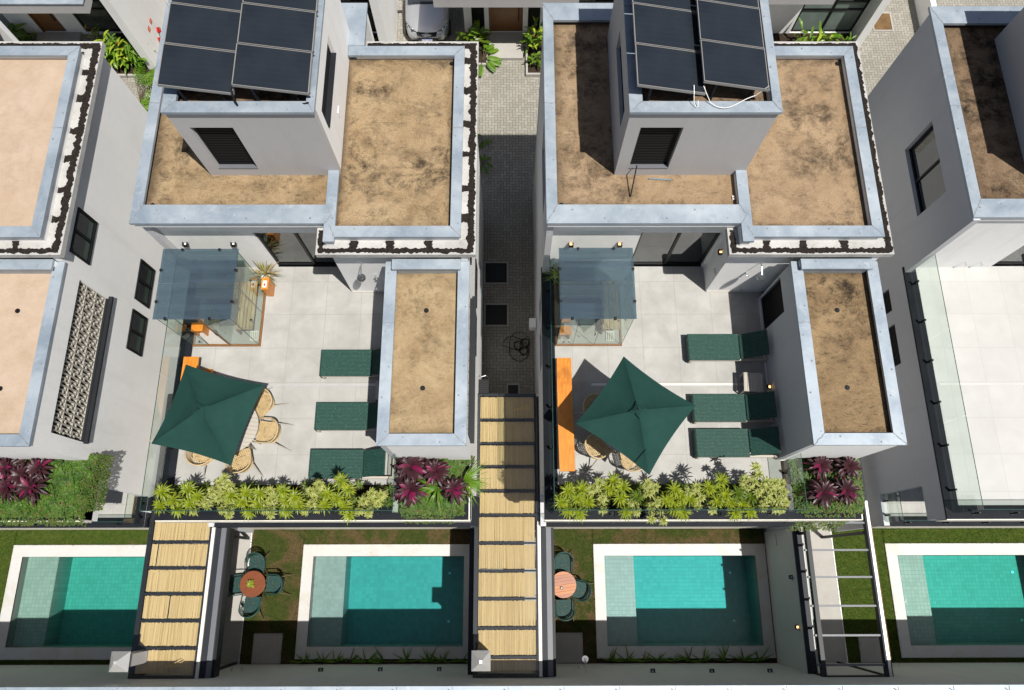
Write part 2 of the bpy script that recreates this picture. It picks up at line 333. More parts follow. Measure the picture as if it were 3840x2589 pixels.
def m_glass(name, tint, gl=0.10, rough=0.02, tcol=None):
    n = NT(name)
    t = n.n('ShaderNodeBsdfTransparent', {'Color': tint})
    g = n.n('ShaderNodeBsdfGlossy', {'Color': (0.95, 0.97, 1.0), 'Roughness': rough})
    fr = n.n('ShaderNodeFresnel', {'IOR': 1.5})
    f = n.math('MULTIPLY', n.math('ADD', fr.outputs[0], gl, clamp=True), n.math('SUBTRACT', 1.0, n.n('ShaderNodeNewGeometry').outputs['Backfacing']))
    return n.surf(n.n('ShaderNodeMixShader', {0: f, 1: t.outputs[0], 2: g.outputs[0]}).outputs[0])
M['glass'] = m_glass('clear_glass', (0.86, 0.93, 0.90), 0.02)
def m_hazeglass():
    n = NT('blue_grey_haze_glass'); t = n.n('ShaderNodeBsdfTransparent', {'Color': (0.50, 0.60, 0.64)}); d = n.n('ShaderNodeBsdfDiffuse', {'Color': (0.11, 0.15, 0.19)})  # diffuse blue-grey haze: look of reflected sky put into the glass colour
    a = n.n('ShaderNodeMixShader', {0: n.ramp(n.noise(n.mapv(n.pos(), (0.4, 5, 1)), 1.2, 3), 0.3, 0.7, 0.20, 0.38), 1: t.outputs[0], 2: d.outputs[0]})
    g = n.n('ShaderNodeBsdfGlossy', {'Color': (1, 1, 1), 'Roughness': 0.08})
    f = n.math('MULTIPLY', n.math('ADD', n.n('ShaderNodeFresnel', {'IOR': 1.5}).outputs[0], 0.03), n.math('SUBTRACT', 1.0, n.n('ShaderNodeNewGeometry').outputs['Backfacing']))
    return n.surf(n.n('ShaderNodeMixShader', {0: f, 1: a.outputs[0], 2: g.outputs[0]}).outputs[0])
M['glassroof'] = m_hazeglass()
M['glassgreen'] = m_glass('green_tinted_glass', (0.90, 0.945, 0.92), 0.03)
M['coverglass'] = m_glass('pergola_cover_glass', (0.95, 0.96, 0.96), 0.02)
M['glassedge'] = paint('glass_edge', (0.02, 0.06, 0.05), 0.05, 0.2, 3, 0.5, bump=0)
M['winglass'] = m_glass('window_glass', (0.35, 0.42, 0.38), 0.10)
M['collector'] = None

def m_collector():
    n = NT('solar_collector_glass'); p = n.obj()
    sep = n.n('ShaderNodeSeparateXYZ', {0: p})
    y = n.math('FRACT', n.math('MULTIPLY', sep.outputs[1], 8.2))
    ln = n.math('LESS_THAN', y, 0.12)
    a = n.noise(p, 1.5, 4)
    c = n.mix(n.ramp(a, 0.3, 0.7), (0.013, 0.017, 0.023), (0.020, 0.025, 0.031))
    c = n.mix(n.math('MULTIPLY', ln, 0.4), c, (0.022, 0.028, 0.038))
    n.bsdf(c, 0.22, 0.0, n.bump(n.noise(n.mapv(p, (0.6, 12, 1)), 1.2, 3), 0.12, 0.02), 0.5)
    return n.m
M['collector'] = m_collector()

def m_watersurf(dens, col, ripple, name):
    n = NT(name); p = n.pos()
    h = n.math('ADD', n.noise(p, 5.0, 4, 0.6, 0.6), n.math('MULTIPLY', n.noise(p, 16, 3), 0.35))
    bp = n.bump(h, ripple, 0.05)
    t = n.n('ShaderNodeBsdfTransparent', {'Color': (1, 1, 1)})
    g = n.n('ShaderNodeBsdfGlossy', {'Color': (1, 1, 1), 'Roughness': 0.03, 'Normal': bp})
    fr = n.n('ShaderNodeFresnel', {'IOR': 1.33, 'Normal': bp})
    frf = n.math('MULTIPLY', fr.outputs[0], n.math('SUBTRACT', 1.0, n.n('ShaderNodeNewGeometry').outputs['Backfacing']))
    n.surf(n.n('ShaderNodeMixShader', {0: frf, 1: t.outputs[0], 2: g.outputs[0]}).outputs[0])
    v = n.n('ShaderNodeVolumeAbsorption', {'Color': col, 'Density': dens})
    n.t.links.new(v.outputs[0], n.out.inputs['Volume'])
    return n.m
M['water'] = m_watersurf(1.12, (0.0, 0.955, 0.965), 0.15, 'pool_water')
M['watergreen'] = m_watersurf(1.0, (0.0, 0.955, 0.91), 0.30, 'green_pool_water')

def m_emit(name, col, st):
    n = NT(name); e = n.n('ShaderNodeEmission', {'Color': col, 'Strength': st}); return n.surf(e.outputs[0])
M['lamp'] = m_emit('lit_lamp', (1.0, 0.55, 0.2), 3.0)

# ---------------------------------------------------------------- mesh helpers
class MB:
    def __init__(s): s.v = []; s.f = []; s.mi = []; s.cur = 0
    def quad(s, *ps):
        b = len(s.v); s.v += [tuple(p) for p in ps]; s.f.append(tuple(range(b, b + len(ps)))); s.mi.append(s.cur); return s
    def box(s, x0, y0, z0, x1, y1, z1):
        if x0 > x1: x0, x1 = x1, x0
        if y0 > y1: y0, y1 = y1, y0
        if z0 > z1: z0, z1 = z1, z0
        b = len(s.v)
        s.v += [(x0, y0, z0), (x1, y0, z0), (x1, y1, z0), (x0, y1, z0), (x0, y0, z1), (x1, y0, z1), (x1, y1, z1), (x0, y1, z1)]
        for q in ((0, 3, 2, 1), (4, 5, 6, 7), (0, 1, 5, 4), (1, 2, 6, 5), (2, 3, 7, 6), (3, 0, 4, 7)):
            s.f.append(tuple(b + i for i in q)); s.mi.append(s.cur)
        return s
    def bar(s, a, b, w, h, up=(0, 0, 1)):
        a = Vector(a); b = Vector(b); d = (b - a).normalized(); up = Vector(up)
        r = d.cross(up)
        if r.length < 1e-4: r = d.cross(Vector((0, 1, 0)))
        r.normalize(); u = r.cross(d).normalized()
        bb = len(s.v)
        for p in (a, b):
            for (i, j) in ((-1, -1), (1, -1), (1, 1), (-1, 1)):
                s.v.append(tuple(p + r * (i * w / 2) + u * (j * h / 2)))
        for q in ((0, 1, 2, 3), (7, 6, 5, 4), (0, 4, 5, 1), (1, 5, 6, 2), (2, 6, 7, 3), (3, 7, 4, 0)):
            s.f.append(tuple(bb + i for i in q)); s.mi.append(s.cur)
        return s
    def prism(s, poly, z0, z1):
        n = len(poly); b = len(s.v)
        s.v += [(x, y, z0) for x, y in poly] + [(x, y, z1) for x, y in poly]
        s.f.append(tuple(b + i for i in reversed(range(n)))); s.f.append(tuple(b + n + i for i in range(n))); s.mi += [s.cur] * 2
        for i in range(n):
            j = (i + 1) % n; s.f.append((b + i, b + j, b + n + j, b + n + i)); s.mi.append(s.cur)
        return s
    def cyl(s, c, r, z0, z1, n=16, r1=None):
        r1 = r if r1 is None else r1; b = len(s.v)
        for i in range(n): s.v.append((c[0] + r * math.cos(2 * PI * i / n), c[1] + r * math.sin(2 * PI * i / n), z0))
        for i in range(n): s.v.append((c[0] + r1 * math.cos(2 * PI * i / n), c[1] + r1 * math.sin(2 * PI * i / n), z1))
        s.f.append(tuple(b + i for i in reversed(range(n)))); s.f.append(tuple(b + n + i for i in range(n))); s.mi += [s.cur] * 2
        for i in range(n):
            j = (i + 1) % n; s.f.append((b + i, b + j, b + n + j, b + n + i)); s.mi.append(s.cur)
        return s
    def tube(s, pts, r, n=6, r2=None):
        pts = [Vector(p) for p in pts]; L = len(pts); b = len(s.v); prev = None
        for i, p in enumerate(pts):
            d = (pts[min(i + 1, L - 1)] - pts[max(i - 1, 0)]).normalized()
            ref = Vector((0, 0, 1)) if abs(d.z) < 0.9 else Vector((0, 1, 0))
            if prev is not None: ref = prev
            x = d.cross(ref)
            if x.length < 1e-5: x = d.cross(Vector((1, 0, 0)))
            x.normalize(); y = x.cross(d).normalized(); prev = y
            rr = r if r2 is None else r + (r2 - r) * i / (L - 1)
            for k in range(n):
                a = 2 * PI * k / n; s.v.append(tuple(p + x * rr * math.cos(a) + y * rr * math.sin(a)))
        for i in range(L - 1):
            for k in range(n):
                k2 = (k + 1) % n
                s.f.append((b + i * n + k, b + i * n + k2, b + (i + 1) * n + k2, b + (i + 1) * n + k)); s.mi.append(s.cur)
        s.f.append(tuple(b + k for k in reversed(range(n)))); s.f.append(tuple(b + (L - 1) * n + k for k in range(n))); s.mi += [s.cur] * 2
        return s
    def build(s, name, mat, parent=None, smooth=False, bevel=0.0):
        o0 = ORG.get(parent, Vector((0, 0, 0))) if parent else Vector((0, 0, 0))
        me = bpy.data.meshes.new(name)
        me.from_pydata([(x - o0.x, y - o0.y, z - o0.z) for x, y, z in s.v], [], s.f)
        mats = mat if isinstance(mat, (list, tuple)) else [mat]
        for m in mats: me.materials.append(M[m] if isinstance(m, str) else m)
        if len(mats) > 1: me.polygons.foreach_set('material_index', s.mi)
        if smooth: me.polygons.foreach_set('use_smooth', [True] * len(me.polygons))
        me.update()
        o = bpy.data.objects.new(name, me); C.objects.link(o)
        if parent: o.parent = parent
        ORG[o] = o0.copy()
        if bevel > 0:
            md = o.modifiers.new('bevel', 'BEVEL'); md.width = bevel; md.segments = 2; md.limit_method = 'ANGLE'
        return o
ORG = {}
def thing(name, label, cat, loc=(0, 0, 0), group=None):
    o = bpy.data.objects.new(name, None); C.objects.link(o); o.location = loc; o.empty_display_size = 0.1
    ORG[o] = Vector(loc); return tag(o, label, cat, group)
def tag(o, label=None, cat=None, group=None, kind=None):
    if label: o['label'] = label
    if cat: o['category'] = cat
    if group: o['group'] = group
    if kind: o['kind'] = kind
    return o
def dup(root, loc=None, rotz=None, label=None, parent=None):
    r = root.copy(); C.objects.link(r)
    if parent is not None: r.parent = parent
    if loc is not None: r.location = loc
    if rotz is not None: r.rotation_euler = (0, 0, rotz)
    if label: r['label'] = label
    for ch in list(root.children): dup(ch, parent=r)
    return r
def lc(o, label): o['label'] = label; return o

def slab(mb, axis, p0, p1, u0, u1, z0, z1, holes=()):
    """wall slab perpendicular to axis between p0 and p1, spanning u and z, with rectangular holes (ua,ub,za,zb)"""
    us = sorted({u0, u1, *[min(max(h[i], u0), u1) for h in holes for i in (0, 1)]})
    zs = sorted({z0, z1, *[min(max(h[i], z0), z1) for h in holes for i in (2, 3)]})
    def P(p, u, z): return (p, u, z) if axis == 'x' else (u, p, z)
    def solid(i, j):
        if i < 0 or j < 0 or i >= len(us) - 1 or j >= len(zs) - 1: return False
        cu = (us[i] + us[i + 1]) / 2; cz = (zs[j] + zs[j + 1]) / 2
        return not any(h[0] < cu < h[1] and h[2] < cz < h[3] for h in holes)
    for i in range(len(us) - 1):
        for j in range(len(zs) - 1):
            if not solid(i, j): continue
            a, b, c, d = us[i], us[i + 1], zs[j], zs[j + 1]
            for p in (p0, p1): mb.quad(P(p, a, c), P(p, b, c), P(p, b, d), P(p, a, d))
            if not solid(i - 1, j): mb.quad(P(p0, a, c), P(p1, a, c), P(p1, a, d), P(p0, a, d))
            if not solid(i + 1, j): mb.quad(P(p0, b, c), P(p1, b, c), P(p1, b, d), P(p0, b, d))
            if not solid(i, j - 1): mb.quad(P(p0, a, c), P(p1, a, c), P(p1, b, c), P(p0, b, c))
            if not solid(i, j + 1): mb.quad(P(p0, a, d), P(p1, a, d), P(p1, b, d), P(p0, b, d))
    return mb

def text_mesh(name, body, size, mat, parent, loc, rot, ext=0.002, align='CENTER'):
    cu = bpy.data.curves.new(name, 'FONT'); cu.body = body; cu.size = size; cu.extrude = ext; cu.align_x = align; cu.align_y = 'CENTER'
    t = bpy.data.objects.new('tmp_text', cu); C.objects.link(t)
    bpy.context.view_layer.update()
    me = bpy.data.meshes.new_from_object(t.evaluated_get(bpy.context.evaluated_depsgraph_get()))
    bpy.data.objects.remove(t)
    me.materials.clear(); me.materials.append(M[mat])
    o = bpy.data.objects.new(name, me); C.objects.link(o); o.parent = parent
    o0 = ORG.get(parent, Vector((0, 0, 0)))
    o.location = Vector(loc) - o0; o.rotation_euler = rot
    return o

# flashing cap: a ring / runs of folded sheet with seams and sealant blobs
def cap_run(mb, x0, y0, x1, y1, z, n_r, axis):
    """top sheet: raised inner part and slightly lower outer lip; blobs of sealant as second material"""
    mb.cur = 0; mb.box(x0, y0, z - 0.07, x1, y1, z)
    mb.cur = 1
    L = (x1 - x0) if axis == 'x' else (y1 - y0)
    k = max(1, int(L / 0.62))
    for i in range(k):
        t = (i + 0.35 + 0.3 * rng.random()) / k
        s_ = 0.27 if i % 2 else 0.72
        cx = x0 + (x1 - x0) * (t if axis == 'x' else s_); cy = y0 + (y1 - y0) * (s_ if axis == 'x' else t)
        r = 0.014 + 0.014 * rng.random()
        mb.cyl((cx, cy), r, z + 0.001, z + 0.005, 6, r * 0.7)
    mb.cur = 0
def seam(mb, a, b, z, wd=0.02):
    mb.cur = 1
    a = Vector(a); b = Vector(b); n = 7; d = (b - a); p = Vector((-d.y, d.x)).normalized()
    pts = [a + d * (i / n) + p * (rng.random() - 0.5) * 0.03 for i in range(n + 1)]
    for i in range(n):
        w0 = wd * (0.6 + 0.6 * rng.random())
        u, v_ = pts[i], pts[i + 1]
        mb.quad((u.x - p.x * w0 / 2, u.y - p.y * w0 / 2, z + 0.0045), (v_.x - p.x * w0 / 2, v_.y - p.y * w0 / 2, z + 0.0045),
                (v_.x + p.x * w0 / 2, v_.y + p.y * w0 / 2, z + 0.0045), (u.x + p.x * w0 / 2, u.y + p.y * w0 / 2, z + 0.0045))
    mb.cur = 0
def cap_ring(parent, ox0, oy0, ox1, oy1, w, z, sides='LFRB', name='parapet_cap', wl=None):
    """ring of flashing: L,R run full length, F,B fit between, with mitre seams"""
    ws = {k: w for k in 'LFRB'}
    if wl: ws.update(wl)
    ix0, iy0, ix1, iy1 = ox0 + ws['L'], oy0 + ws['F'], ox1 - ws['R'], oy1 - ws['B']
    mb = MB()
    if 'L' in sides: cap_run(mb, ox0, oy0, ix0, oy1, z, 5, 'y')
    if 'R' in sides: cap_run(mb, ix1, oy0, ox1, oy1, z, 5, 'y')
    ax0 = ix0 if 'L' in sides else ox0; ax1 = ix1 if 'R' in sides else ox1
    if 'F' in sides: cap_run(mb, ax0, oy0, ax1, iy0, z - 0.001, 5, 'x')
    if 'B' in sides: cap_run(mb, ax0, iy1, ax1, oy1, z - 0.001, 5, 'x')
    if 'L' in sides and 'F' in sides: seam(mb, (ox0, oy0), (ix0, iy0), z)
    if 'R' in sides and 'F' in sides: seam(mb, (ox1, oy0), (ix1, iy0), z)
    if 'L' in sides and 'B' in sides: seam(mb, (ox0, oy1), (ix0, iy1), z)
    if 'R' in sides and 'B' in sides: seam(mb, (ox1, oy1), (ix1, iy1), z)
    if 'L' in sides: seam(mb, (ox0, (oy0 * 0.35 + oy1 * 0.65)), (ix0, (oy0 * 0.35 + oy1 * 0.65)), z, 0.02)
    # parapet upstand below is added by the caller
    return mb.build(name, ['cap', 'capjoint'], parent)

def ragged_band(mb, x0, y0, x1, y1, z, axis, amp=0.03, step=0.03):
    """strip with ragged long edges"""
    L = (x1 - x0) if axis == 'x' else (y1 - y0); n = max(3, int(L / step))
    lo = []; hi = []
    a = b = 0.0
    for i in range(n + 1):
        a = a * 0.5 + (rng.random() - 0.5) * amp; b = b * 0.5 + (rng.random() - 0.5) * amp
        t = i / n
        if axis == 'x': lo.append((x0 + L * t, y0 + a, z)); hi.append((x0 + L * t, y1 + b, z))
        else: lo.append((x0 + a, y0 + L * t, z)); hi.append((x1 + b, y0 + L * t, z))
    for i in range(n): mb.quad(lo[i], lo[i + 1], hi[i + 1], hi[i])

def drain(mb, x, y, z, r=0.055):
    mb.cur = 0; mb.cyl((x, y), r, z, z + 0.012, 14); mb.cyl((x, y), r * 0.6, z + 0.012, z + 0.03, 10)

def louver(parent, axis, p, u0, u1, z0, z1, depth, sign, name='louvre_window', fr=0.045):
    """dark aluminium louvre window set back in its opening; sign = outward normal"""
    m = MB()
    def bx(ua, ub, za, zb, d0, d1):
        q0, q1 = p - sign * d0, p - sign * d1
        if axis == 'x': m.box(min(q0, q1), ua, za, max(q0, q1), ub, zb)
        else: m.box(ua, min(q0, q1), za, ub, max(q0, q1), zb)
    bx(u0, u1, z0, z0 + fr, depth, depth + 0.05); bx(u0, u1, z1 - fr, z1, depth, depth + 0.05)
    bx(u0, u0 + fr, z0 + fr, z1 - fr, depth, depth + 0.05); bx(u1 - fr, u1, z0 + fr, z1 - fr, depth, depth + 0.05)
    bx(u0 + fr, u1 - fr, z0 + fr, z1 - fr, depth + 0.10, depth + 0.12)
    f = m.build(name, 'black', parent)
    m = MB(); k = int((z1 - z0 - 2 * fr) / 0.06)
    for i in range(k):
        z = z0 + fr + (i + 0.5) * (z1 - z0 - 2 * fr) / k
        bx(u0 + fr, u1 - fr, z - 0.012, z + 0.012, depth + 0.012, depth + 0.06)
    m.build('louvre_blades', 'black', f)
    return f

def window(parent, axis, p, u0, u1, z0, z1, depth, sign, mulls=(0.5,), name='window', glass='winglass', fr=0.05, hb=()):
    m = MB()
    def bx(m, ua, ub, za, zb, d0, d1):
        q0, q1 = p - sign * d0, p - sign * d1
        if axis == 'x': m.box(min(q0, q1), ua, za, max(q0, q1), ub, zb)
        else: m.box(ua, min(q0, q1), za, ub, max(q0, q1), zb)
    bx(m, u0, u1, z0, z0 + fr, depth, depth + 0.06); bx(m, u0, u1, z1 - fr, z1, depth, depth + 0.06)
    bx(m, u0, u0 + fr, z0 + fr, z1 - fr, depth, depth + 0.06); bx(m, u1 - fr, u1, z0 + fr, z1 - fr, depth, depth + 0.06)
    for t in mulls:
        u = u0 + (u1 - u0) * t; bx(m, u - fr / 2, u + fr / 2, z0 + fr, z1 - fr, depth - 0.004, depth + 0.056)
    for t in hb:
        z = z0 + (z1 - z0) * t; bx(m, u0 + fr, u1 - fr, z - fr / 2, z + fr / 2, depth - 0.008, depth + 0.052)
    f = m.build(name, 'black', parent)
    m = MB(); bx(m, u0 + fr, u1 - fr, z0 + fr, z1 - fr, depth + 0.03, depth + 0.038)
    m.build('pane', glass, f)
    return f

# ---------------------------------------------------------------- leaves
def leaf(mb, base, dirv, length, width, droop=0.3, twist=0.0, seg=4, stripes=False, cup=0.0, wpos=0.4):
    """a leaf blade that starts at base, heads along dirv and droops under its weight"""
    d = Vector(dirv).normalized(); side = d.cross(Vector((0, 0, 1)))
    if side.length < 1e-3: side = Vector((1, 0, 0))
    side.normalize()
    if twist: side = (Matrix.Rotation(twist, 3, d) @ side)
    p = Vector(base); rows = []
    for i in range(seg + 1):
        t = i / seg
        ww = width * (math.sin(PI * min(1.0, (t * 0.5 / wpos) if t < wpos else 0.5 + (t - wpos) * 0.5 / (1 - wpos))) ** 0.8 if 0 < t < 1 else (0.35 if t == 0 else 0.02))
        rows.append((p.copy(), ww))
        d = (d + Vector((0, 0, -droop / seg))).normalized(); p = p + d * (length / seg)
    for i in range(seg):
        (a, wa), (b, wb) = rows[i], rows[i + 1]
        if stripes:
            for (s0, s1, mi) in ((-0.5, -0.25, 1), (-0.25, 0.25, 0), (0.25, 0.5, 1)):
                mb.cur = mi; mb.quad(a + side * wa * s0, a + side * wa * s1, b + side * wb * s1, b + side * wb * s0)
        else:
            up = Vector((0, 0, 1)) * cup
            mb.quad(a - side * wa / 2 + up * wa, a, b, b - side * wb / 2 + up * wb)
            mb.quad(a, a + side * wa / 2 + up * wa, b + side * wb / 2 + up * wb, b)
    mb.cur = mb.cur if not stripes else 0

def rosette(mb, c, R_, n, wid, stripes=False, lift=0.25, droop=0.7, layers=3, tilt=(0, 0)):
    for L in range(layers):
        k = int(n / layers); el = lift + L * 0.42; ln = R_ * (1.0 - 0.16 * L)
        for i in range(k):
            a = 2 * PI * (i + 0.5 * L + rng.random() * 0.5) / k
            dz = math.sin(el); r_ = math.cos(el)
            d = Vector((r_ * math.cos(a) + tilt[0], r_ * math.sin(a) + tilt[1], dz + (rng.random() - 0.5) * 0.2))
            leaf(mb, c, d, ln * (0.8 + 0.35 * rng.random()), wid * (0.85 + 0.3 * rng.random()), droop, 0, 4, stripes, 0.15)

# ---------------------------------------------------------------- the row of four houses
T = 6.2            # terrace level
def house(dx, e, label, roofL, roofR, roofS, detail=True, zc=9.3, yf=7.17, floor='floor', tower=True, planter=True):
    def X(x): return x + dx + e * min(1.0, max(0.0, (x + 3.7) / 2.7))
    h = thing('row_house', label, 'house', (X(-4.5), 6.5, 0), 'white row houses with roof terraces')
    xl, xr = X(-8.17), X(-0.93)
    zw = zc - 0.07
    # side walls
    m = MB()
    slab(m, 'x', xr - 0.15, xr, 1.17, 6.62, 0, T - 0.03, [(5.55, 6.60, 4.72, 5.46), (1.0, 1.99, 3.17, 5.5)])
    slab(m, 'x', xr - 0.15, xr, 6.62, 12.05, 0, T - 0.03, [(6.93, 8.03, 4.72, 5.46), (8.5, 9.6, 1.2, 2.4)])
    m.box(xl + 0.15, 12.70, 0, X(-3.42), 12.85, zw); m.box(X(-3.42) , 11.9, 0, xr - 0.15, 12.05, 8.85)
    m.box(xl + 0.15, 2.35, 3.2, xr - 0.15, 2.5, 5.49); m.box(xl + 0.15, 1.19, 5.5, xr - 0.15, 2.5, 5.719)            # set-back facade of the first floor
    m.build('lower_wall', 'wall', h)
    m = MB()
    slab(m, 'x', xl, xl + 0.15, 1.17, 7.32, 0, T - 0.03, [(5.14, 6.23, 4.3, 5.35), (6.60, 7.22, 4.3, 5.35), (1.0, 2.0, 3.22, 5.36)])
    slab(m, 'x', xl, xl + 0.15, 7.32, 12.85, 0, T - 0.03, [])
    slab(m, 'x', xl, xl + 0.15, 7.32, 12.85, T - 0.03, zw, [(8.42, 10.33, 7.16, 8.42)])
    m.build('left_wall', 'shadegrey', h)
    m = MB(); m.box(xl + 0.15, 1.27, 0, xr - 0.15, 1.42, 3.0); m.build('ground_floor_wall', 'cream', h)
    m = MB(); m.box(xl + 0.15, 1.42, 2.95, xr - 0.15, 2.35, 3.18); m.build('balcony_floor', 'floor', h)
    m = MB(); m.box(xl + 0.005, 1.155, 5.72, xr - 0.005, 2.6, T - 0.035); m.build('terrace_slab', 'wall', h)
    m = MB(); m.box(xl + 0.02, 1.16, 3.0, xr + 0.06, 1.41, 3.16); m.box(xr + 0.003, 1.41, 3.0, xr + 0.10, 1.95, 3.16); m.box(xr - 0.36, 1.17, 3.182, xr + 0.004, 1.98, 3.20); m.build('balcony_sill', 'granite', h)
    # windows of the side walls
    for (a, b) in ((5.55, 6.60), (6.93, 8.03)): window(h, 'x', xr, a - 0.02, b + 0.02, 4.70, 5.48, -0.035, 1)
    for (a, b) in ((5.14, 6.23), (6.60, 7.22)): louver(h, 'x', xl, a, b, 4.3, 5.35, 0.05, -1, 'louvre_window')
    # terrace floor and dark sills
    m = MB(); m.box(X(-7.88), 1.95, T - 0.03, X(-2.62), 7.5, T); m.box(X(-3.9), 7.5, T - 0.03, X(-2.62), 7.6, T)
    if not planter: m.box(X(-7.88), 1.45, T - 0.025, X(-2.62), 1.95, T - 0.001)
    m.build('terrace_floor', floor, h)
    m = MB()
    m.box(xl - 0.025, 1.14, T - 0.03, X(-7.88), 7.47, T + 0.03)
    m.box(X(-7.88), 1.14, T - 0.03, X(-2.74), 1.45, T + 0.03)
    m.box(X(-2.74), 1.14, T - 0.03, xr - 0.03, 1.30, T + 0.03); m.box(xr - 0.13, 1.30, T - 0.03, xr - 0.03, 2.5, T + 0.03)
    m.build('granite_sill', 'granite', h)
    m = MB(); m.box(xl - 0.028, 1.118, 5.74, xr - 0.0, 1.139, T + 0.02); m.box(xr - 0.029, 1.139, 5.74, xr + 0.0, 2.5, T + 0.035)
    m.build('edge_trim', 'cream', h)
    m = MB()
    if planter: m.box(X(-7.88), 1.45, 5.95, X(-2.74), 1.95, T - 0.025)
    m.box(X(-2.6), 1.30, 5.95, xr - 0.13, 2.5, T + 0.0)
    m.build('planter_soil', 'soil', h)
    m = MB(); m.box(X(-7.0), 4.34, T + 0.001, X(-2.9), 4.40, T + 0.006); 
    if floor == 'floorwhite': m.box(X(-7.8), 4.34, T + 0.001, X(-7.0), 4.40, T + 0.006)
    m.build('floor_drain_channel', 'alu', h)
    # upper walls: left block
    m = MB()
    dh = (X(-5.95), X(-4.07), T, 8.22)
    slab(m, 'y', 7.47, 7.62, xl + 0.15, X(-3.95), T, zc - 0.26, [dh])
    m.box(xl + 0.15, yf + 0.04, zc - 0.26, X(-4.0), yf + 0.36, zw)                      # fascia / front parapet
    if yf + 0.04 < 7.32: m.box(xl, yf + 0.04, zc - 0.26, xl + 0.15, 7.32, zw)
    m.box(X(-4.0) - 0.01, 6.80, T, X(-3.81), 8.44, 8.85)                               # return wall of shower block
    m.box(X(-4.0) + 0.01, 6.78, 9.0, X(-3.80), 8.46, zw)
    m.box(X(-3.81), 6.80, T, xr - 0.15, 6.95, 8.85)
    slab(m, 'x', xr - 0.15, xr, 6.62, 12.05, T - 0.03, 8.85, [(6.93, 8.0, 7.68, 8.42)])
    m.box(X(-3.80), 6.90, 9.0, X(-1.09), 7.06, zw); m.box(X(-1.26), 7.06, 9.0, X(-1.09), 11.7, zw); m.box(X(-3.6), 11.55, 9.0, X(-1.26), 11.72, zw)
    m.build('upper_wall', 'wall', h)
    window(h, 'x', xl, 8.42, 10.33, 7.16, 8.42, 0.10, -1, name='wide_window')
    window(h, 'x', xr, 6.91, 8.02, 7.66, 8.44, -0.035, 1, mulls=(0.5,))
    d = window(h, 'y', 7.47, dh[0], dh[1], T, 8.22, 0.07, -1, mulls=(0.5,), name='sliding_door', fr=0.06)
    # rooms behind the sliding door (pale floor seen through the panes)
    m = MB(); m.box(xl + 0.15, 7.62, T - 0.02, X(-3.95), 11.0, T - 0.005); m.build('room_floor', 'floor', h)
    m = MB(); m.box(X(-3.99), 6.796, T, X(-2.74), 6.80 - 0.012, T + 0.07); m.build('skirting', 'cream', h)
    # roofs
    m = MB(); m.box(xl + 0.15, yf + 0.36, zc - 0.30, X(-4.0) + 0.01, 12.7, zc - 0.20); m.box(X(-4.0) + 0.01, 8.46, zc - 0.30, X(-3.81), 12.7, zc - 0.20); m.box(X(-3.81), 11.72, zc - 0.30, X(-3.45), 12.7, zc - 0.20)
    m.build('roof_screed', roofL, h)
    m = MB(); m.box(X(-3.80), 7.06, zc - 0.33, X(-1.26), 11.55, zc - 0.20); m.build('roof_screed', roofR, h)
    m = MB(); drain(m, X(-8.2) + 0.34, yf + 0.54, zc - 0.2); m.build('roof_drain', 'black', h)
    m = MB(); drain(m, X(-1.36), 11.42, zc - 0.2); m.build('roof_drain', 'black', h)
    # tar-sealed ledge
    m = MB()
    m.box(X(-1.09), 6.57, 8.85, X(-0.74), 12.14, 9.0); m.box(X(-4.22), 6.57, 8.85, X(-1.09), 6.90, 8.999); m.box(X(-4.22), 6.90, 8.85, X(-4.0) + 0.01, 7.21, 8.998)
    m.box(X(-3.42), 11.72, 8.85, X(-1.09), 12.14, 8.999)
    lg = m.build('roof_ledge', 'ledge', h)
    m = MB(); zt = 9.0045
    ragged_band(m, X(-0.93), 6.62, X(-0.775), 12.09, zt, 'y', 0.05)
    ragged_band(m, X(-4.17), 6.605, X(-0.80), 6.72, zt + 0.001, 'x', 0.04)
    ragged_band(m, X(-4.17), 6.60, X(-4.07), 7.15, zt + 0.002, 'y', 0.04)
    ragged_band(m, X(-3.40), 11.92, X(-0.80), 12.085, zt + 0.001, 'x', 0.03)
    y = 7.35
    while y < 11.7:
        ragged_band(m, X(-1.08), y, X(-0.88), y + 0.13 + 0.08 * rng.random(), zt + 0.003, 'x', 0.05); y += 0.70 + 0.22 * rng.random()
    x = -3.5
    while x < -1.2:
        ragged_band(m, X(x), 6.66, X(x) + 0.17, 6.90, zt + 0.003, 'y', 0.06); x += 0.78 + 0.1 * rng.random()
    m.build('bitumen_seal', 'tar', lg)
    # flashings
    m = MB()
    cap_run(m, xl - 0.03, yf, xl + 0.21, 13.0, zc, 5, 'y')
    cap_run(m, xl + 0.21, yf, X(-4.0), yf + 0.45, zc - 0.001, 5, 'x')
    cap_run(m, xl + 0.21, 12.5, X(-3.40), 13.0, zc - 0.001, 5, 'x')
    cap_run(m, X(-4.0), 6.74, X(-3.76), 8.46, zc + 0.002, 5, 'y')
    cap_run(m, X(-3.76), 6.85, X(-1.28), 7.11, zc - 0.001, 5, 'x')
    cap_run(m, X(-1.28), 6.85, X(-1.05), 11.76, zc, 5, 'y')
    cap_run(m, X(-3.76), 11.50, X(-1.28), 11.76, zc - 0.001, 5, 'x')
    cap_run(m, X(-4.1), 11.77, X(-3.40), 12.5, zc + 0.001, 5, 'y')
    seam(m, (xl - 0.03, yf), (xl + 0.21, yf + 0.45), zc); seam(m, (X(-1.05), 6.85), (X(-1.28), 7.11), zc); seam(m, (X(-1.05), 11.76), (X(-1.28), 11.5), zc)
    seam(m, (X(-3.99), yf), (X(-3.86), yf + 0.2), zc + 0.003); seam(m, (X(-3.86), yf + 0.2), (X(-3.99), yf + 0.45), zc + 0.003)
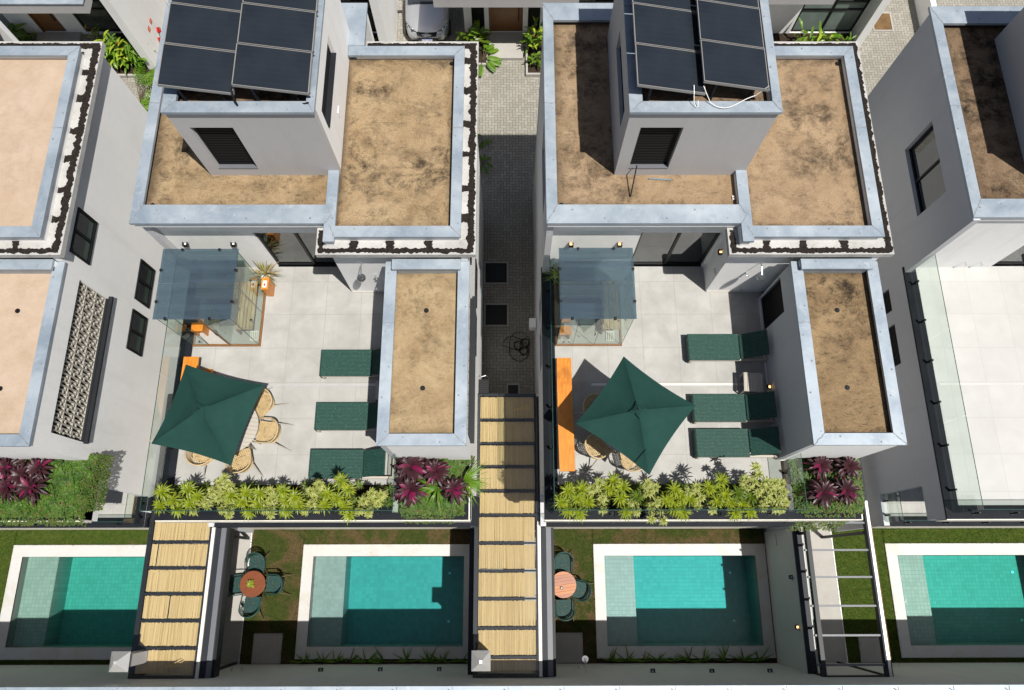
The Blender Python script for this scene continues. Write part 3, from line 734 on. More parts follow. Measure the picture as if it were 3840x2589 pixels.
    seam(m, (X(-3.77), 6.87), (X(-3.88), 7.11), zc + 0.003); seam(m, (X(-1.28), 9.55), (X(-1.05), 9.55), zc); seam(m, (xl - 0.03, 10.2), (xl + 0.21, 10.2), zc); seam(m, (xl - 0.03, 13.0), (xl + 0.21, 12.5), zc)
    m.build('parapet_cap', ['cap', 'capjoint'], h)
    # small roof block on the terrace
    m = MB()
    slab(m, 'x', xr - 0.15, xr, 2.52, 6.62, T - 0.03, 8.49, [(2.89, 6.46, 6.62, 7.88)])
    slab(m, 'y', 2.52, 2.65, X(-2.60), xr - 0.15, 5.9, 8.49, [(X(-2.35), X(-1.45), 5.9, 6.5)])
    m.box(X(-2.60), 6.47, 8.4, xr - 0.15, 6.60, 8.62)
    m.box(X(-2.745), 2.66, T, X(-2.73) - 0.001, 5.6, T + 0.07)
    m.build('bathroom_wall', 'wall', h)
    m = MB(); slab(m, 'x', X(-2.73), X(-2.60), 2.52, 6.60, T, 8.49, [(5.69, 6.55, 6.32, 7.78)]); m.build('bathroom_side_wall', 'shadegrey', h)
    m = MB(); m.box(X(-2.60), 2.65, 8.28, xr - 0.15, 6.47, 8.39)
    m.build('bathroom_roof', roofS, h)
    m = MB(); drain(m, X(-1.84), 5.50, 8.39); m.build('roof_drain', 'black', h)
    m = MB(); drain(m, X(-1.86), 3.74, 8.39); m.build('roof_drain', 'black', h)
    cap_ring(h, X(-2.76), 2.48, X(-0.90), 6.60, 0.25, 8.56, 'LFR', 'parapet_cap')
    m = MB(); cap_run(m, X(-2.60), 6.36, X(-1.08), 6.60, 8.70, 5, 'x'); m.cur = 0; m.box(X(-2.50), 6.385, 8.40, X(-1.15), 6.47, 8.63); m.build('parapet_cap', ['cap', 'capjoint'], h)
    louver(h, 'x', X(-2.73), 5.69, 6.55, 6.32, 7.78, 0.04, -1, 'louvre_door')
    # pierced block screen
    m = MB(); ax0, ax1 = xr - 0.14, xr - 0.05
    N, K = 13, 3; cu = (6.46 - 2.89) / N; cz = (7.88 - 6.65) / K; t_ = 0.028
    for i in range(N + 1): m.box(ax0, 2.89 + i * cu - t_ / 2, 6.65, ax1, 2.89 + i * cu + t_ / 2, 7.88)
    for k in range(K + 1):
        for i in range(N): m.box(ax0, 2.89 + i * cu + t_ / 2, 6.65 + k * cz - t_ / 2, ax1 - 0.002, 2.89 + (i + 1) * cu - t_ / 2, 6.65 + k * cz + t_ / 2)
    for i in range(N):
        for k in range(K):
            a = 2.89 + i * cu; b = 6.65 + k * cz
            def q(u0, u1, v0, v1): m.box(ax0 + 0.005, a + cu * u0, b + cz * v0, ax1 - 0.006, a + cu * u1, b + cz * v1)
            q(.06, .40, .60, .70); q(.30, .40, .30, .60); q(.40, .72, .30, .40); q(.60, .70, .42, .94); q(.28, .60, .82, .90); q(.30, .40, .06, .20); q(.62, .94, .16, .24)
    sc_ = m.build('breeze_block_screen', 'blockbeige', h)
    m = MB(); m.box(xr + 0.001, 2.86, 6.57, xr + 0.10, 6.52, 6.63); m.box(xr - 0.148, 2.892, 6.622, xr + 0.0, 6.458, 6.648); m.build('sill', 'dark', sc_)
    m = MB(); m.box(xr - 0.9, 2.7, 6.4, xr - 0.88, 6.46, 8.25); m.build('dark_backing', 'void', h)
    # stair tower
    if tower:
        tz = 11.5; tx0, tx1, ty0, ty1 = X(-6.66), X(-3.78), 8.46, 12.2
        m = MB()
        fw = (tx0 + 0.28, tx0 + 1.14, 9.39, 10.92)
        slab(m, 'y', ty0, ty0 + 0.15, tx0, tx1, zc - 0.21, tz - 0.08, [fw])
        fr_ = m.build('tower_front_wall', 'greywall', h)
        m = MB()
        slab(m, 'x', tx1 - 0.15, tx1, ty0 + 0.15, ty1, zc - 0.32, tz - 0.08, [(8.85, 10.72, 10.33, 10.92)])
        m.box(tx0 + 0.15, ty1 - 0.15, zc - 0.21, tx1 - 0.15, ty1, tz - 0.08)
        m.build('tower_side_wall', 'wall', h)
        m = MB(); slab(m, 'x', tx0, tx0 + 0.15, ty0 + 0.15, ty1, zc - 0.21, tz - 0.08, [(8.95, 10.95, 10.2, 10.78)]); m.build('tower_side_wall', 'greywall', h)
        louver(h, 'y', ty0, *fw, 0.09, -1); louver(h, 'x', tx0, 8.95, 10.95, 10.2, 10.78, 0.08, -1); louver(h, 'x', tx1, 8.85, 10.72, 10.33, 10.92, 0.08, 1)
        m = MB(); m.box(fw[0], ty0 - 0.012, 9.392, fw[1], ty0 + 0.088, 9.408); m.build('window_sill', 'greybeam', h)
        m = MB(); m.box(tx1 - 0.148, 8.855, 10.332, tx1 + 0.035, 10.715, 10.352); m.build('window_sill', 'dark', h)
        m = MB(); m.box(tx0 + 0.15, ty0 + 0.15, 11.18, tx1 - 0.15, ty1 - 0.15, 11.26); m.build('tower_roof', 'roofdamp', h)
        cap_ring(h, tx0 - 0.03, ty0 - 0.05, tx1 + 0.03, ty1 + 0.04, 0.25, tz, 'LFRB', 'tower_cap', {'R': 0.17, 'L': 0.26})
    return h, X

H0, X0 = house(-9.0, 0.0, 'leftmost white row house with pale clean roofs, cut by the photo edge', 'roofpale', 'roofpale', 'roofpale', tower=False)
H1, X1 = house(0.0, 0.0, 'left of the two solar tower houses, its parasol at the terrace left edge', 'roofA', 'roofA', 'roofD')
H2, X2 = house(9.0, 0.11, 'right of the two solar tower houses, with the long orange bench on its terrace', 'roofB', 'roofB', 'roofC')
H3, X3 = house(18.33, 0.0, 'rightmost white row house with empty pale terrace and damp dark roof', 'roofdamp', 'roofdamp', 'roofC', zc=9.2, yf=7.36, floor='floorwhite', planter=False)
XS = [X0, X1, X2, X3]
HN = ['leftmost house', 'house with the left-hand parasol', 'house with the right-hand parasol', 'rightmost house']

# ---------------------------------------------------------------- solar collectors
def solar(x0, y0, z_l, wd, dp, label):
    t = thing('solar_panel', label, 'solar panel', (x0 + wd / 2, y0 + dp / 2, 11.26), 'solar collectors on the towers')
    zr = z_l - 0.20; tw = 0.07
    def P(u, v, h=0): return (x0 + wd * u, y0 + dp * v - 0.05 * u, z_l + (zr - z_l) * u + h + 0.02 * v)
    m = MB()
    def pl(u0, u1, v0, v1, h0, h1, mm):
        b = len(mm.v)
        mm.v += [P(u0, v0, h0), P(u1, v0, h0), P(u1, v1, h0), P(u0, v1, h0), P(u0, v0, h1), P(u1, v0, h1), P(u1, v1, h1), P(u0, v1, h1)]
        for q in ((0, 3, 2, 1), (4, 5, 6, 7), (0, 1, 5, 4), (1, 2, 6, 5), (2, 3, 7, 6), (3, 0, 4, 7)): mm.f.append(tuple(b + i for i in q)); mm.mi.append(0)
    f = 0.012
    pl(0, 1, 0, f, -tw, 0, m); pl(0, 1, 1 - f, 1, -tw, 0, m); pl(0, f, f, 1 - f, -tw, 0, m); pl(1 - f, 1, f, 1 - f, -tw, 0, m)
    m.build('frame', 'aludull', t)
    m = MB(); pl(f, 1 - f, f, 1 - f, -0.03, -0.006, m); m.build('collector_glass', 'collector', t)
    for u in (0.22, 0.8):
        m = MB(); a = P(u, 0.08, -tw); m.bar(a, (a[0], a[1], 11.26), 0.05, 0.05); a = P(u, 0.92, -tw); m.bar(a, (a[0], a[1], 11.26), 0.05, 0.05)
        m.bar(P(u, 0.05, -tw - 0.02), P(u, 0.95, -tw - 0.02), 0.05, 0.04); m.build('support_leg', 'darkgrey', t)
    m = MB(); a = P(1, 0.02, -0.03); m.tube([a, (a[0] + 0.03, a[1] - 0.0, a[2])], 0.018); m.build('pipe_union', 'chrome', t)
    return t
rows_ = ['front', 'second', 'third']
for hi, Xf in ((1, X1), (2, X2)):
    for c_, (xa, wd) in enumerate(((-6.62, 1.36), (-5.22, 1.40))):
        for r_ in range(3):
            x_, w_ = (Xf(xa), wd) if hi == 1 else ((2.41, 1.33), (3.66, 1.29))[c_]
            solar(x_, 8.74 + (0.0 if hi == 1 else 0.06 * c_) + r_ * 0.95, 11.90 + (0.03 * c_ if hi == 2 else 0), w_, 0.91,
                  '%s row solar collector in the %s column of the %s tower' % (rows_[r_], ('left', 'right')[c_], ('', 'left', 'right')[hi]))
m = MB(); m.tube([(X1(-5.24), 8.70, 11.86), (X1(-5.235), 8.62, 11.80), (X1(-5.24), 8.58, 11.62), (X1(-5.22), 8.55, 11.53)], 0.022)
tag(m.build('pipe', 'black'), 'short black pipe elbow hanging between the two front collectors of the left tower', 'pipe')
m = MB(); m.tube([(X1(-4.3), 8.75, 11.35), (X1(-4.15), 8.68, 11.42), (X1(-3.95), 8.60, 11.5), (X1(-3.86), 8.60, 11.54)], 0.016)
tag(m.build('pipe', 'black'), 'black pipe lying over the right end of the front flashing of the left tower', 'pipe')
pts = []
for i in range(15):
    t = i / 14; pts.append((X2(-5.32) + 1.24 * t, 8.78 - 0.25 * math.sin(PI * t) - 0.10 * math.sin(2 * PI * t), 11.78 - 0.26 * min(1, math.sin(PI * t) * 2.2) + 0.02))
m = MB(); m.tube(pts, 0.0075)
tag(m.build('hose', 'hose'), 'long white hose sagging across the front flashing of the right tower', 'hose')
m = MB(); m.tube([(X2(-5.50), 8.80, 11.80), (X2(-5.49), 8.66, 11.72), (X2(-5.47), 8.57, 11.60), (X2(-5.42), 8.50, 11.53), (X2(-5.38), 8.52, 11.53), (X2(-5.39), 8.60, 11.60)], 0.0075)
tag(m.build('hose', 'hose'), 'short looped white hose between the two front collectors of the right tower', 'hose')
# loose things on the right-hand house roof
zr = 9.1
m = MB(); m.tube([(X2(-6.24), 8.40, zr + 0.5), (X2(-6.33), 7.90, zr + 0.03)], 0.014)
tag(m.build('metal_rod', 'black'), 'thin black rod leaning on the sill of the right tower louvre window', 'rod')
m = MB(); m.tube([(X2(-5.90), 8.36, zr + 0.02), (X2(-5.62), 8.34, zr + 0.02), (X2(-5.40), 8.33, zr + 0.02)], 0.017)
tag(m.build('pipe_offcut', 'bluepipe'), 'blue grey pipe offcut lying on the roof under the right tower window', 'pipe')
m = MB(); m.box(X2(-4.08), 7.83, zr, X2(-4.02), 7.92, zr + 0.04); m.cur = 1; m.box(X2(-4.075), 7.85, zr + 0.0405, X2(-4.035), 7.89, zr + 0.042)
tag(m.build('carton', ['cerwhite', 'terracotta']), 'tiny white and orange carton on the roof beside the step flashing', 'carton')

# ---------------------------------------------------------------- ground, gardens, pools
POOLS = [(-15.07, -10.45, 'watergreen', 'pooltileg'), (-6.08, -1.42, 'water', 'pooltile'), (2.92, 7.60, 'water', 'pooltile'), (12.01, 16.7, 'watergreen', 'pooltileg')]
PY0, PY1 = -2.14, 0.46
def sheet(mb, x0, x1, y0, y1, z, holes):
    xs = sorted({x0, x1, *[min(max(h[i], x0), x1) for h in holes for i in (0, 1)]}); ys = sorted({y0, y1, *[min(max(h[i], y0), y1) for h in holes for i in (2, 3)]})
    for i in range(len(xs) - 1):
        for j in range(len(ys) - 1):
            cx, cy = (xs[i] + xs[i + 1]) / 2, (ys[j] + ys[j + 1]) / 2
            if any(h[0] < cx < h[1] and h[2] < cy < h[3] for h in holes): continue
            mb.quad((xs[i], ys[j], z), (xs[i + 1], ys[j], z), (xs[i + 1], ys[j + 1], z), (xs[i], ys[j + 1], z))
m = MB(); sheet(m, -150, 150, -150, 250, 0.0, [(p[0] - 0.02, p[1] + 0.02, PY0 - 0.02, PY1 + 0.02) for p in POOLS])
tag(m.build('ground', 'paver'), kind='structure')
pool_names = ['green tiled swimming pool furthest left, cut by bamboo pergola', 'turquoise swimming pool in the garden with the four chair round table',
              'turquoise swimming pool in the garden with the slatted pink round table', 'green tiled swimming pool furthest right, cut by the photo edge']
def pool(i, x0, x1, wm, tm):
    t = thing('swimming_pool', pool_names[i], 'swimming pool', ((x0 + x1) / 2, -0.8, 0), 'garden pools')
    y0, y1 = PY0, PY1; cx0 = x0 - 0.33; cx1 = x1 + (0.32 if i != 1 else 0.28)
    m = MB()
    z = 0.05
    m.box(cx0, y1, 0.002, cx1, y1 + 0.35, z); m.box(cx0, y0 - 0.34, 0.002, cx1, y0, z)
    m.box(cx0, y0, 0.002, x0, y1, z); m.box(x1, y0, 0.002, cx1, y1, z)
    m.build('coping', 'marble', t)
    bx = x0 + 0.95; D = -1.02; B = -0.27
    m = MB()
    m.quad((bx, y0, D), (x1, y0, D), (x1, y1, D), (bx, y1, D)); m.quad((x0, y0, B), (bx, y0, B), (bx, y1, B), (x0, y1, B))
    m.quad((bx, y0, D), (bx, y1, D), (bx, y1, B), (bx, y0, B)); m.quad((x0, y0, B), (x0, y1, B), (x0, y1, 0.045), (x0, y0, 0.045))
    m.quad((x1, y0, D), (x1, y1, D), (x1, y1, 0.045), (x1, y0, 0.045))
    for y in (y0, y1):
        m.quad((x0, y, B), (bx, y, B), (bx, y, 0.045), (x0, y, 0.045)); m.quad((bx, y, D), (x1, y, D), (x1, y, 0.045), (bx, y, 0.045))
    m.build('basin', tm, t)
    m = MB(); a = 0.004; W = 0.0
    pr = [(x0 + a, B + a), (bx + a, B + a), (bx + a, D + a), (x1 - a, D + a), (x1 - a, W), (x0 + a, W)]
    b = len(m.v)
    for y in (y0 + a, y1 - a): m.v += [(x, y, zz) for x, zz in pr]
    n_ = len(pr); m.f.append(tuple(range(n_))); m.f.append(tuple(range(2 * n_ - 1, n_ - 1, -1)))
    for k in range(n_): m.f.append((k, k + n_, (k + 1) % n_ + n_, (k + 1) % n_))
    m.mi = [0] * len(m.f)
    wo_ = m.build('water', wm, t)
    bmm = wo_.data; bmm.validate()
    for yy in (-0.05, -1.5):
        m = MB(); m.cyl((x1 - 0.52, yy), 0.045, D + 0.006, D + 0.02, 14); m.build('pool_light', 'cerwhite', t)
for i, p in enumerate(POOLS): pool(i, *p)

def lawn(name, label, regs, dens, mats=('lawn', 'blade')):
    """one lawn: ground sheet and real blades"""
    m = MB()
    for (x0, x1, y0, y1) in regs: m.quad((x0, y0, 0.012), (x1, y0, 0.012), (x1, y1, 0.012), (x0, y1, 0.012))
    m.cur = 1
    for (x0, x1, y0, y1) in regs:
        for _ in range(int((x1 - x0) * (y1 - y0) * dens)):
            x = x0 - 0.02 + rng.random() * (x1 - x0 + 0.04); y = y0 - 0.02 + rng.random() * (y1 - y0 + 0.04); a = rng.random() * 6.283; h_ = 0.015 + 0.035 * rng.random() + (0.04 if min(x - x0, x1 - x, y - y0, y1 - y) < 0.03 else 0)
            lx, ly = (rng.random() - .5) * 0.05, (rng.random() - .5) * 0.05; w_ = 0.006
            m.v += [(x - w_ * math.cos(a), y - w_ * math.sin(a), 0.012), (x + w_ * math.cos(a), y + w_ * math.sin(a), 0.012), (x + lx, y + ly, 0.012 + h_)]
            b = len(m.v) - 3; m.f.append((b, b + 1, b + 2)); m.mi.append(1)
    return tag(m.build(name, list(mats)), label, 'lawn', kind='stuff')
lawn('grass', 'green lawn around the leftmost pool', [(-19, -15.40, -2.62, 1.27), (-15.40, -10.0, 0.81, 1.27), (-15.40, -10.0, -2.62, -2.48)], 2200)
lawn('grass', 'patchy brown lawn around the pool with four chairs', [(-8.05, -6.41, -1.76, 1.27), (-6.41, -1.13, 0.81, 1.27), (-8.05, -7.70, -2.62, -1.76), (-6.83, -6.41, -2.62, -1.76)], 2200, ('lawnbrown', 'bladebrown'))
lawn('grass', 'patchy lawn around the pool beside the slatted table', [(0.95, 2.59, -1.76, 1.27), (2.59, 7.95, 0.81, 1.27), (2.18, 2.59, -2.62, -1.76)], 2200, ('lawnbrown', 'bladebrown'))
lawn('grass', 'green lawn around the rightmost pool', [(10.07, 11.68, -1.90, 1.27), (11.68, 19, 0.81, 1.27), (10.07, 10.46, -2.62, -1.90), (11.30, 11.68, -2.62, -1.90), (11.68, 19, -2.62, -2.48)], 2200)
m = MB()
for (x0, x1) in ((-6.41, -1.13), (2.59, 7.95)): m.box(x0, -2.62, 0.002, x1, -2.481, 0.03)
tag(m.build('planting_strip', 'soil'), kind='structure')
m = MB()
for x in (-8.06, 0.94, 10.06): m.box(x - 1.8, -2.62, 0.002, x - 0.02, 1.27, 0.02)
tag(m.build('path', 'concrete'), kind='structure')
m = MB()
for x in (-8.06, 0.94, 10.06): m.box(x - 0.018, -2.62, 0.002, x + 0.012, 1.27, 0.028)
tag(m.build('path_edging', 'cerwhite'), kind='structure')
for k, (x0, x1, y1) in enumerate(((-7.70, -6.83, -1.76), (1.33, 2.18, -1.76), (10.46, 11.30, -1.90))):
    m = MB(); m.box(x0, -2.60, 0.002, x1, y1, 0.03)
    tag(m.build('concrete_pad', 'concrete', bevel=0.006), 'square concrete pad in the lawn by the garden wall, garden %s' % ('with four chair table', 'with slatted table', 'with open pergola')[k], 'paving slab', 'square concrete pads')

# garden walls
m = MB(); m.box(-26, -2.80, 0, 26, -2.62, 4.43)
t = thing('garden_wall', 'long tall grey garden wall with metal flashing along the bottom of the photo', 'wall', (0, -2.7, 0))
m.build('wall', 'gardenwall', t)
m = MB(); cap_run(m, -26, -3.25, 26, -2.612, 4.50, 5, 'x')
for k in range(26):
    x = -20 + k * 1.33; m.cur = 1
    m.box(x, -2.80, 4.502, x + 0.012, -2.63, 4.51); m.bar((x - 0.1, -2.68, 4.508), (x + 0.06, -2.80, 4.508), 0.03, 0.01)
m.build('flashing', ['cap', 'capjoint'], t)
for nm, x, rx in (('between the left two pools', -10.09, 0), ('between the two turquoise pools', -1.12, 0), ('right of the slatted table garden', 7.96, 1)):
    t = thing('divider_wall', 'grey dividing wall with dark coping %s' % nm, 'wall', (x, -0.7, 0), 'walls between gardens')
    m = MB(); m.box(x, -2.62, 0, x + 0.14, 1.16, 2.36); m.build('wall', 'gardenwall', t)
    m = MB(); m.box(x - 0.012, -2.62, 2.36, x + (0.23 if rx else 0.17), 1.16, 2.43); m.build('coping', 'darkgrey', t)
    if rx:
        m = MB(); m.box(x + 0.232, -2.62, 2.0, x + 0.30, 1.16, 2.32); m.build('ledge', 'gardenwall', t)

# pergolas
def pergola(dx, ys, yend, ybk, bamboo, label, glassy=True):
    t = thing('pergola', label, 'pergola', (dx, 1.0, 0), 'pergolas in the side passages')
    f = lambda x: x + dx
    m = MB(); m.box(f(-0.97), yend, 2.86, f(-0.86), ybk, 3.04); m.build('side_beam', 'dark', t)
    m = MB(); m.box(f(0.70), yend, 2.86, f(0.75), ybk, 3.05); m.build('side_beam', 'darkgrey', t)
    m = MB(); m.box(f(-0.86), yend, 2.88, f(0.70), yend + 0.07, 3.045); m.build('end_beam', 'dark', t)
    m = MB(); m.box(f(-0.86), ybk - 0.07, 2.88, f(0.70), ybk, 3.045); m.build('end_beam', 'dark', t)
    for x, y in ((-0.92, yend + 0.04), (0.72, yend + 0.04), (-0.92, 1.0), (0.72, 1.0)):
        m = MB(); m.box(f(x) - 0.04, y - 0.04, 0.02, f(x) + 0.04, y + 0.04, 2.86); m.build('post', 'dark', t)
    m = MB(); m.box(f(0.75), yend, 2.80, f(0.835), ybk, 3.03); m.build('gutter', 'cream' if bamboo else 'alu', t)
    if bamboo:
        m = MB(); m.box(f(0.835), yend, 2.62, f(0.985), 1.15, 2.99); m.build('edge_beam', 'darkgrey', t)
        m = MB(); m.box(f(0.985), yend, 2.60, f(1.12), 1.15, 2.96); m.build('edge_beam', 'greybeam', t)
        m = MB(); m.box(f(1.12), yend, 2.55, f(1.20), 1.15, 2.90); m.build('edge_beam', 'black', t)
        m = MB(); m.tube([(f(0.79), 1.3, 3.07), (f(0.79), ybk - 0.1, 3.07)], 0.03, 8); m.build('downpipe', 'darkgrey', t)
    else:
        m = MB(); m.box(f(0.84), yend, 2.8, f(0.88), 1.2, 3.0); m.build('gutter_lip', 'rust', t)
    for y in ys:
        m = MB(); m.box(f(-0.86), y - 0.025, 2.92, f(0.70), y + 0.025, 3.043 if bamboo else 3.0)
        if not bamboo: m.box(f(-1.04), y - 0.025, 2.92, f(-0.97), y + 0.025, 3.0)
        m.build('rafter', 'darkgrey' if bamboo else 'greybeam', t)
    if bamboo:
        ed = [ybk - 0.07] + [y for y in ys] + [yend + 0.07]
        for i in range(len(ed) - 1):
            a, b = ed[i] - (0.03 if i else 0.0), ed[i + 1] + 0.03
            m = MB(); N = 58; sk = (rng.random() - .5) * 0.004; gx = rng.randint(5, 50) if rng.random() < 0.2 else -1
            for k in range(N):
                x = f(-0.845) + (k + 0.5) * 1.53 / N + (rng.random() - .5) * 0.003
                if k == gx: continue
                r_ = 0.0118 + 0.0016 * rng.random(); s2 = (rng.random() - .5) * 0.007 + sk * k / 4
                z = 2.965 + rng.random() * 0.006
                y0_ = a - 0.012 - 0.02 * rng.random(); y1_ = b + 0.012 + 0.02 * rng.random()
                bb = len(m.v)
                for (y, xx) in ((y0_, x), (y1_, x + s2)):
                    m.v += [(xx - r_, y, z), (xx - r_ * .5, y, z + r_ * .85), (xx + r_ * .5, y, z + r_ * .85), (xx + r_, y, z), (xx, y, z - r_)]
                for q in range(5): m.f.append((bb + q, bb + (q + 1) % 5, bb + 5 + (q + 1) % 5, bb + 5 + q)); m.mi.append(0)
            m.build('bamboo_panel', 'bamboo', t)
            m = MB(); m.box(f(-0.86), min(a, b) + 0.04, 2.92, f(0.70), min(a, b) + 0.06, 2.945); m.build('cross_batten', 'stem', t)
        m = MB(); m.box(f(-0.95), yend + 0.01, 3.052, f(0.745), ybk - 0.01, 3.058); m.build('glass_cover', 'coverglass', t)
    return t
pergola(0.0, [4.14, 3.46, 2.81, 2.14, 1.48, .74, .02, -.69, -1.42, -2.13], -2.60, 4.90, True, 'bamboo covered pergola over the passage between the two turquoise pools')
pergola(-8.88, [4.2, 3.5, 2.84, 2.16, 1.47, .78, .11, -.55, -1.22, -1.89], -2.63, 4.90, True, 'bamboo covered pergola right of the leftmost green pool')
pergola(9.05, [4.14, 3.42, 2.70, 1.98, 1.26, .54, -.16, -.89, -1.62, -2.34], -2.66, 4.90, False, 'open pergola frame without bamboo beside the rightmost pool')
def loose_canes(x, y, z, label, n):
    m = MB()
    for k in range(n): m.tube([(x, y + 0.02 * (k % 2), z + 0.012 + 0.018 * (k // 2)), (x + 0.52 - 0.03 * k, y + (0.10 if k % 2 else 0.03) + 0.015 * k, z + 0.012 + 0.018 * (k // 2))], 0.008, 5)
    return tag(m.build('bamboo_canes', 'bamboo'), label, 'bamboo canes')
loose_canes(0.10, 4.40, 3.06, 'few loose bamboo canes lying on the far end of the middle pergola', 4)
loose_canes(-8.88, -2.35, 3.06, 'loose bamboo canes lying on the near end of the left pergola', 6)

# chimney hoods
for x, nm in ((-0.95, 'at the near end of the middle pergola'), (-9.81, 'at the near end of the left pergola')):
    y = -2.33; s_ = 0.47
    t = thing('chimney_hood', 'square steel pyramid chimney hood %s' % nm, 'chimney hood', (x + s_ / 2, y + s_ / 2, 0), 'steel chimney hoods')
    m = MB(); b = 0
    m.v = [(x, y, 4.13), (x + s_, y, 4.13), (x + s_, y + s_, 4.13), (x, y + s_, 4.13)]
    c0 = (x + s_ / 2, y + s_ / 2); k = 0.035
    m.v += [(c0[0] - k, c0[1] - k, 4.36), (c0[0] + k, c0[1] - k, 4.36), (c0[0] + k, c0[1] + k, 4.36), (c0[0] - k, c0[1] + k, 4.36)]
    m.f = [(0, 3, 2, 1), (4, 5, 6, 7), (0, 1, 5, 4), (1, 2, 6, 5), (2, 3, 7, 6), (3, 0, 4, 7)]; m.mi = [0] * 6
    m.build('hood', 'alu', t)
    m = MB(); m.box(x + 0.09, y + 0.09, 0.02, x + s_ - 0.09, y + s_ - 0.09, 4.02); m.build('chimney', 'greywall', t)
    for (a, b_) in ((0.1, 0.1), (s_ - 0.1, 0.1), (0.1, s_ - 0.1), (s_ - 0.1, s_ - 0.1)):
        m = MB(); m.box(x + a - 0.01, y + b_ - 0.01, 4.02, x + a + 0.01, y + b_ + 0.01, 4.13); m.build('bracket', 'alu', t)

# ---------------------------------------------------------------- glass railings
def rail(name_lab, segs, ztop=1.05, z0=None, nclamp=True):
    z0 = T + 0.03 if z0 is None else z0
    t = thing('glass_railing', name_lab, 'railing', (segs[0][0][0], segs[0][0][1], z0), 'glass railings of the terraces')
    for (a, b, panels, clamps) in segs:
        a = Vector((*a, 0)); b = Vector((*b, 0)); d = (b - a); L = d.length; d.normalize(); nrm = Vector((-d.y, d.x, 0))
        for k in range(panels):
            p = a + d * (L * k / panels + 0.006); q = a + d * (L * (k + 1) / panels - 0.006)
            m = MB(); m.bar((p.x, p.y, z0 + 0.06 + ztop / 2), (q.x, q.y, z0 + 0.06 + ztop / 2), 0.012, ztop)
            g = m.build('glass_panel', 'glassgreen', t)
            m = MB(); m.bar((p.x, p.y, z0 + 0.064 + ztop), (q.x, q.y, z0 + 0.064 + ztop), 0.014, 0.006); m.build('panel_edge', 'glassedge', g)
        for k in range(clamps):
            c = a + d * (L * (k + 0.5) / clamps)
            m = MB(); m.box(c.x - 0.035, c.y - 0.035, z0, c.x + 0.035, c.y + 0.035, z0 + 0.02); m.box(c.x - 0.022, c.y - 0.022, z0 + 0.02, c.x + 0.022, c.y + 0.022, z0 + 0.26)
            m.build('spigot', 'black', t)
    return t
rail('glass railing along the left and front edges of the left parasol terrace', [((-8.03, 1.27), (-8.03, 7.4), 4, 6), ((-8.03, 1.27), (-2.55, 1.27), 4, 6), ((-2.55, 1.27), (-2.55, 2.50), 1, 2)])
rail('glass railing along the left and front edges of the right parasol terrace', [((0.97, 1.27), (0.97, 7.3), 4, 6), ((0.97, 1.27), (6.47, 1.27), 4, 6), ((6.47, 1.27), (6.47, 2.50), 1, 2)])
rail('glass railing around the empty pale terrace on the right', [((10.31, 1.27), (10.31, 7.5), 3, 6), ((10.31, 1.27), (15.7, 1.27), 4, 6)])
rail('small glass balcony rail in the loggia opening of the rightmost house', [((10.24, 1.25), (10.24, 2.0), 1, 2), ((10.24, 1.25), (14.5, 1.25), 3, 4)], 0.85, 3.18)
rail('small glass balcony rail in the loggia opening of the leftmost house', [((-10.02, 1.25), (-10.02, 1.98), 1, 2), ((-14.5, 1.25), (-10.02, 1.25), 3, 4)], 0.85, 3.18)
rail('lower balcony glass rail behind the lawn with four chairs', [((-8.0, 1.27), (-1.1, 1.27), 4, 6)], 0.85, 3.18)
rail('lower balcony glass rail behind the lawn with slatted table', [((1.0, 1.27), (8.1, 1.27), 4, 6)], 0.85, 3.18)

# ---------------------------------------------------------------- wall lamps, showers, taps
def wall_lamp(x, y, z, nx, ny, label, lit=False, group='small black wall lamps'):
    t = thing('wall_lamp', label, 'wall lamp', (x, y, z), group)
    s_ = 0.055; d = 0.09
    m = MB()
    if ny:
        m.box(x - s_, y, z - s_, x + s_, y + ny * d, z - s_ + 0.012); m.box(x - s_, y, z - s_ + 0.012, x - s_ + 0.012, y + ny * d, z + s_); m.box(x + s_ - 0.012, y, z - s_ + 0.012, x + s_, y + ny * d, z + s_); m.box(x - s_ + 0.012, y + ny * d * 0.85, z - s_ + 0.012, x + s_ - 0.012, y + ny * d, z + s_)
    else:
        m.box(x, y - s_, z - s_, x + nx * d, y + s_, z - s_ + 0.012); m.box(x, y - s_, z - s_ + 0.012, x + nx * d, y - s_ + 0.012, z + s_); m.box(x, y + s_ - 0.012, z - s_ + 0.012, x + nx * d, y + s_, z + s_); m.box(x + nx * d * 0.85, y - s_ + 0.012, z - s_ + 0.012, x + nx * d, y + s_ - 0.012, z + s_)
    m.build('housing', 'black', t)
    cx, cy = x + nx * d * 0.42, y + ny * d * 0.42
    m = MB(); m.box(cx - 0.028, cy - 0.028, z - 0.02, cx + 0.028, cy + 0.028, z + 0.0); m.build('lens', 'lamp' if lit else 'cerwhite', t)
    return t
for k, x in enumerate((-7.69, -6.55)): wall_lamp(x, 7.46, 7.72, 0, -1, 'black wall lamp above the left glass sauna, %s of two' % ('left', 'right')[k])
for k, x in enumerate((1.46, 2.62)): wall_lamp(x, 7.46, 7.68, 0, -1, 'lit wall lamp above the right glass sauna, %s of two' % ('left', 'right')[k], True)
for k, y in enumerate((5.33, 4.22, 3.12)): wall_lamp(6.27, y, 6.55, -1, 0, '%s low wall lamp on the blue shaded wall behind the loungers' % ('farthest unlit', 'middle lit', 'nearest unlit')[k], k == 1)
wall_lamp(4.99, 7.15, 7.85, -1, 0, 'lit wall lamp on the return wall beside the right sliding door', True)
for k, (x, z) in enumerate(((-5.22, 1.68), (-3.59, 1.62), (-1.96, 1.62))): wall_lamp(x, -2.62, z, 0, 1, '%s wall lamp below the pool beside the four chair table' % ('left', 'middle', 'right')[k])
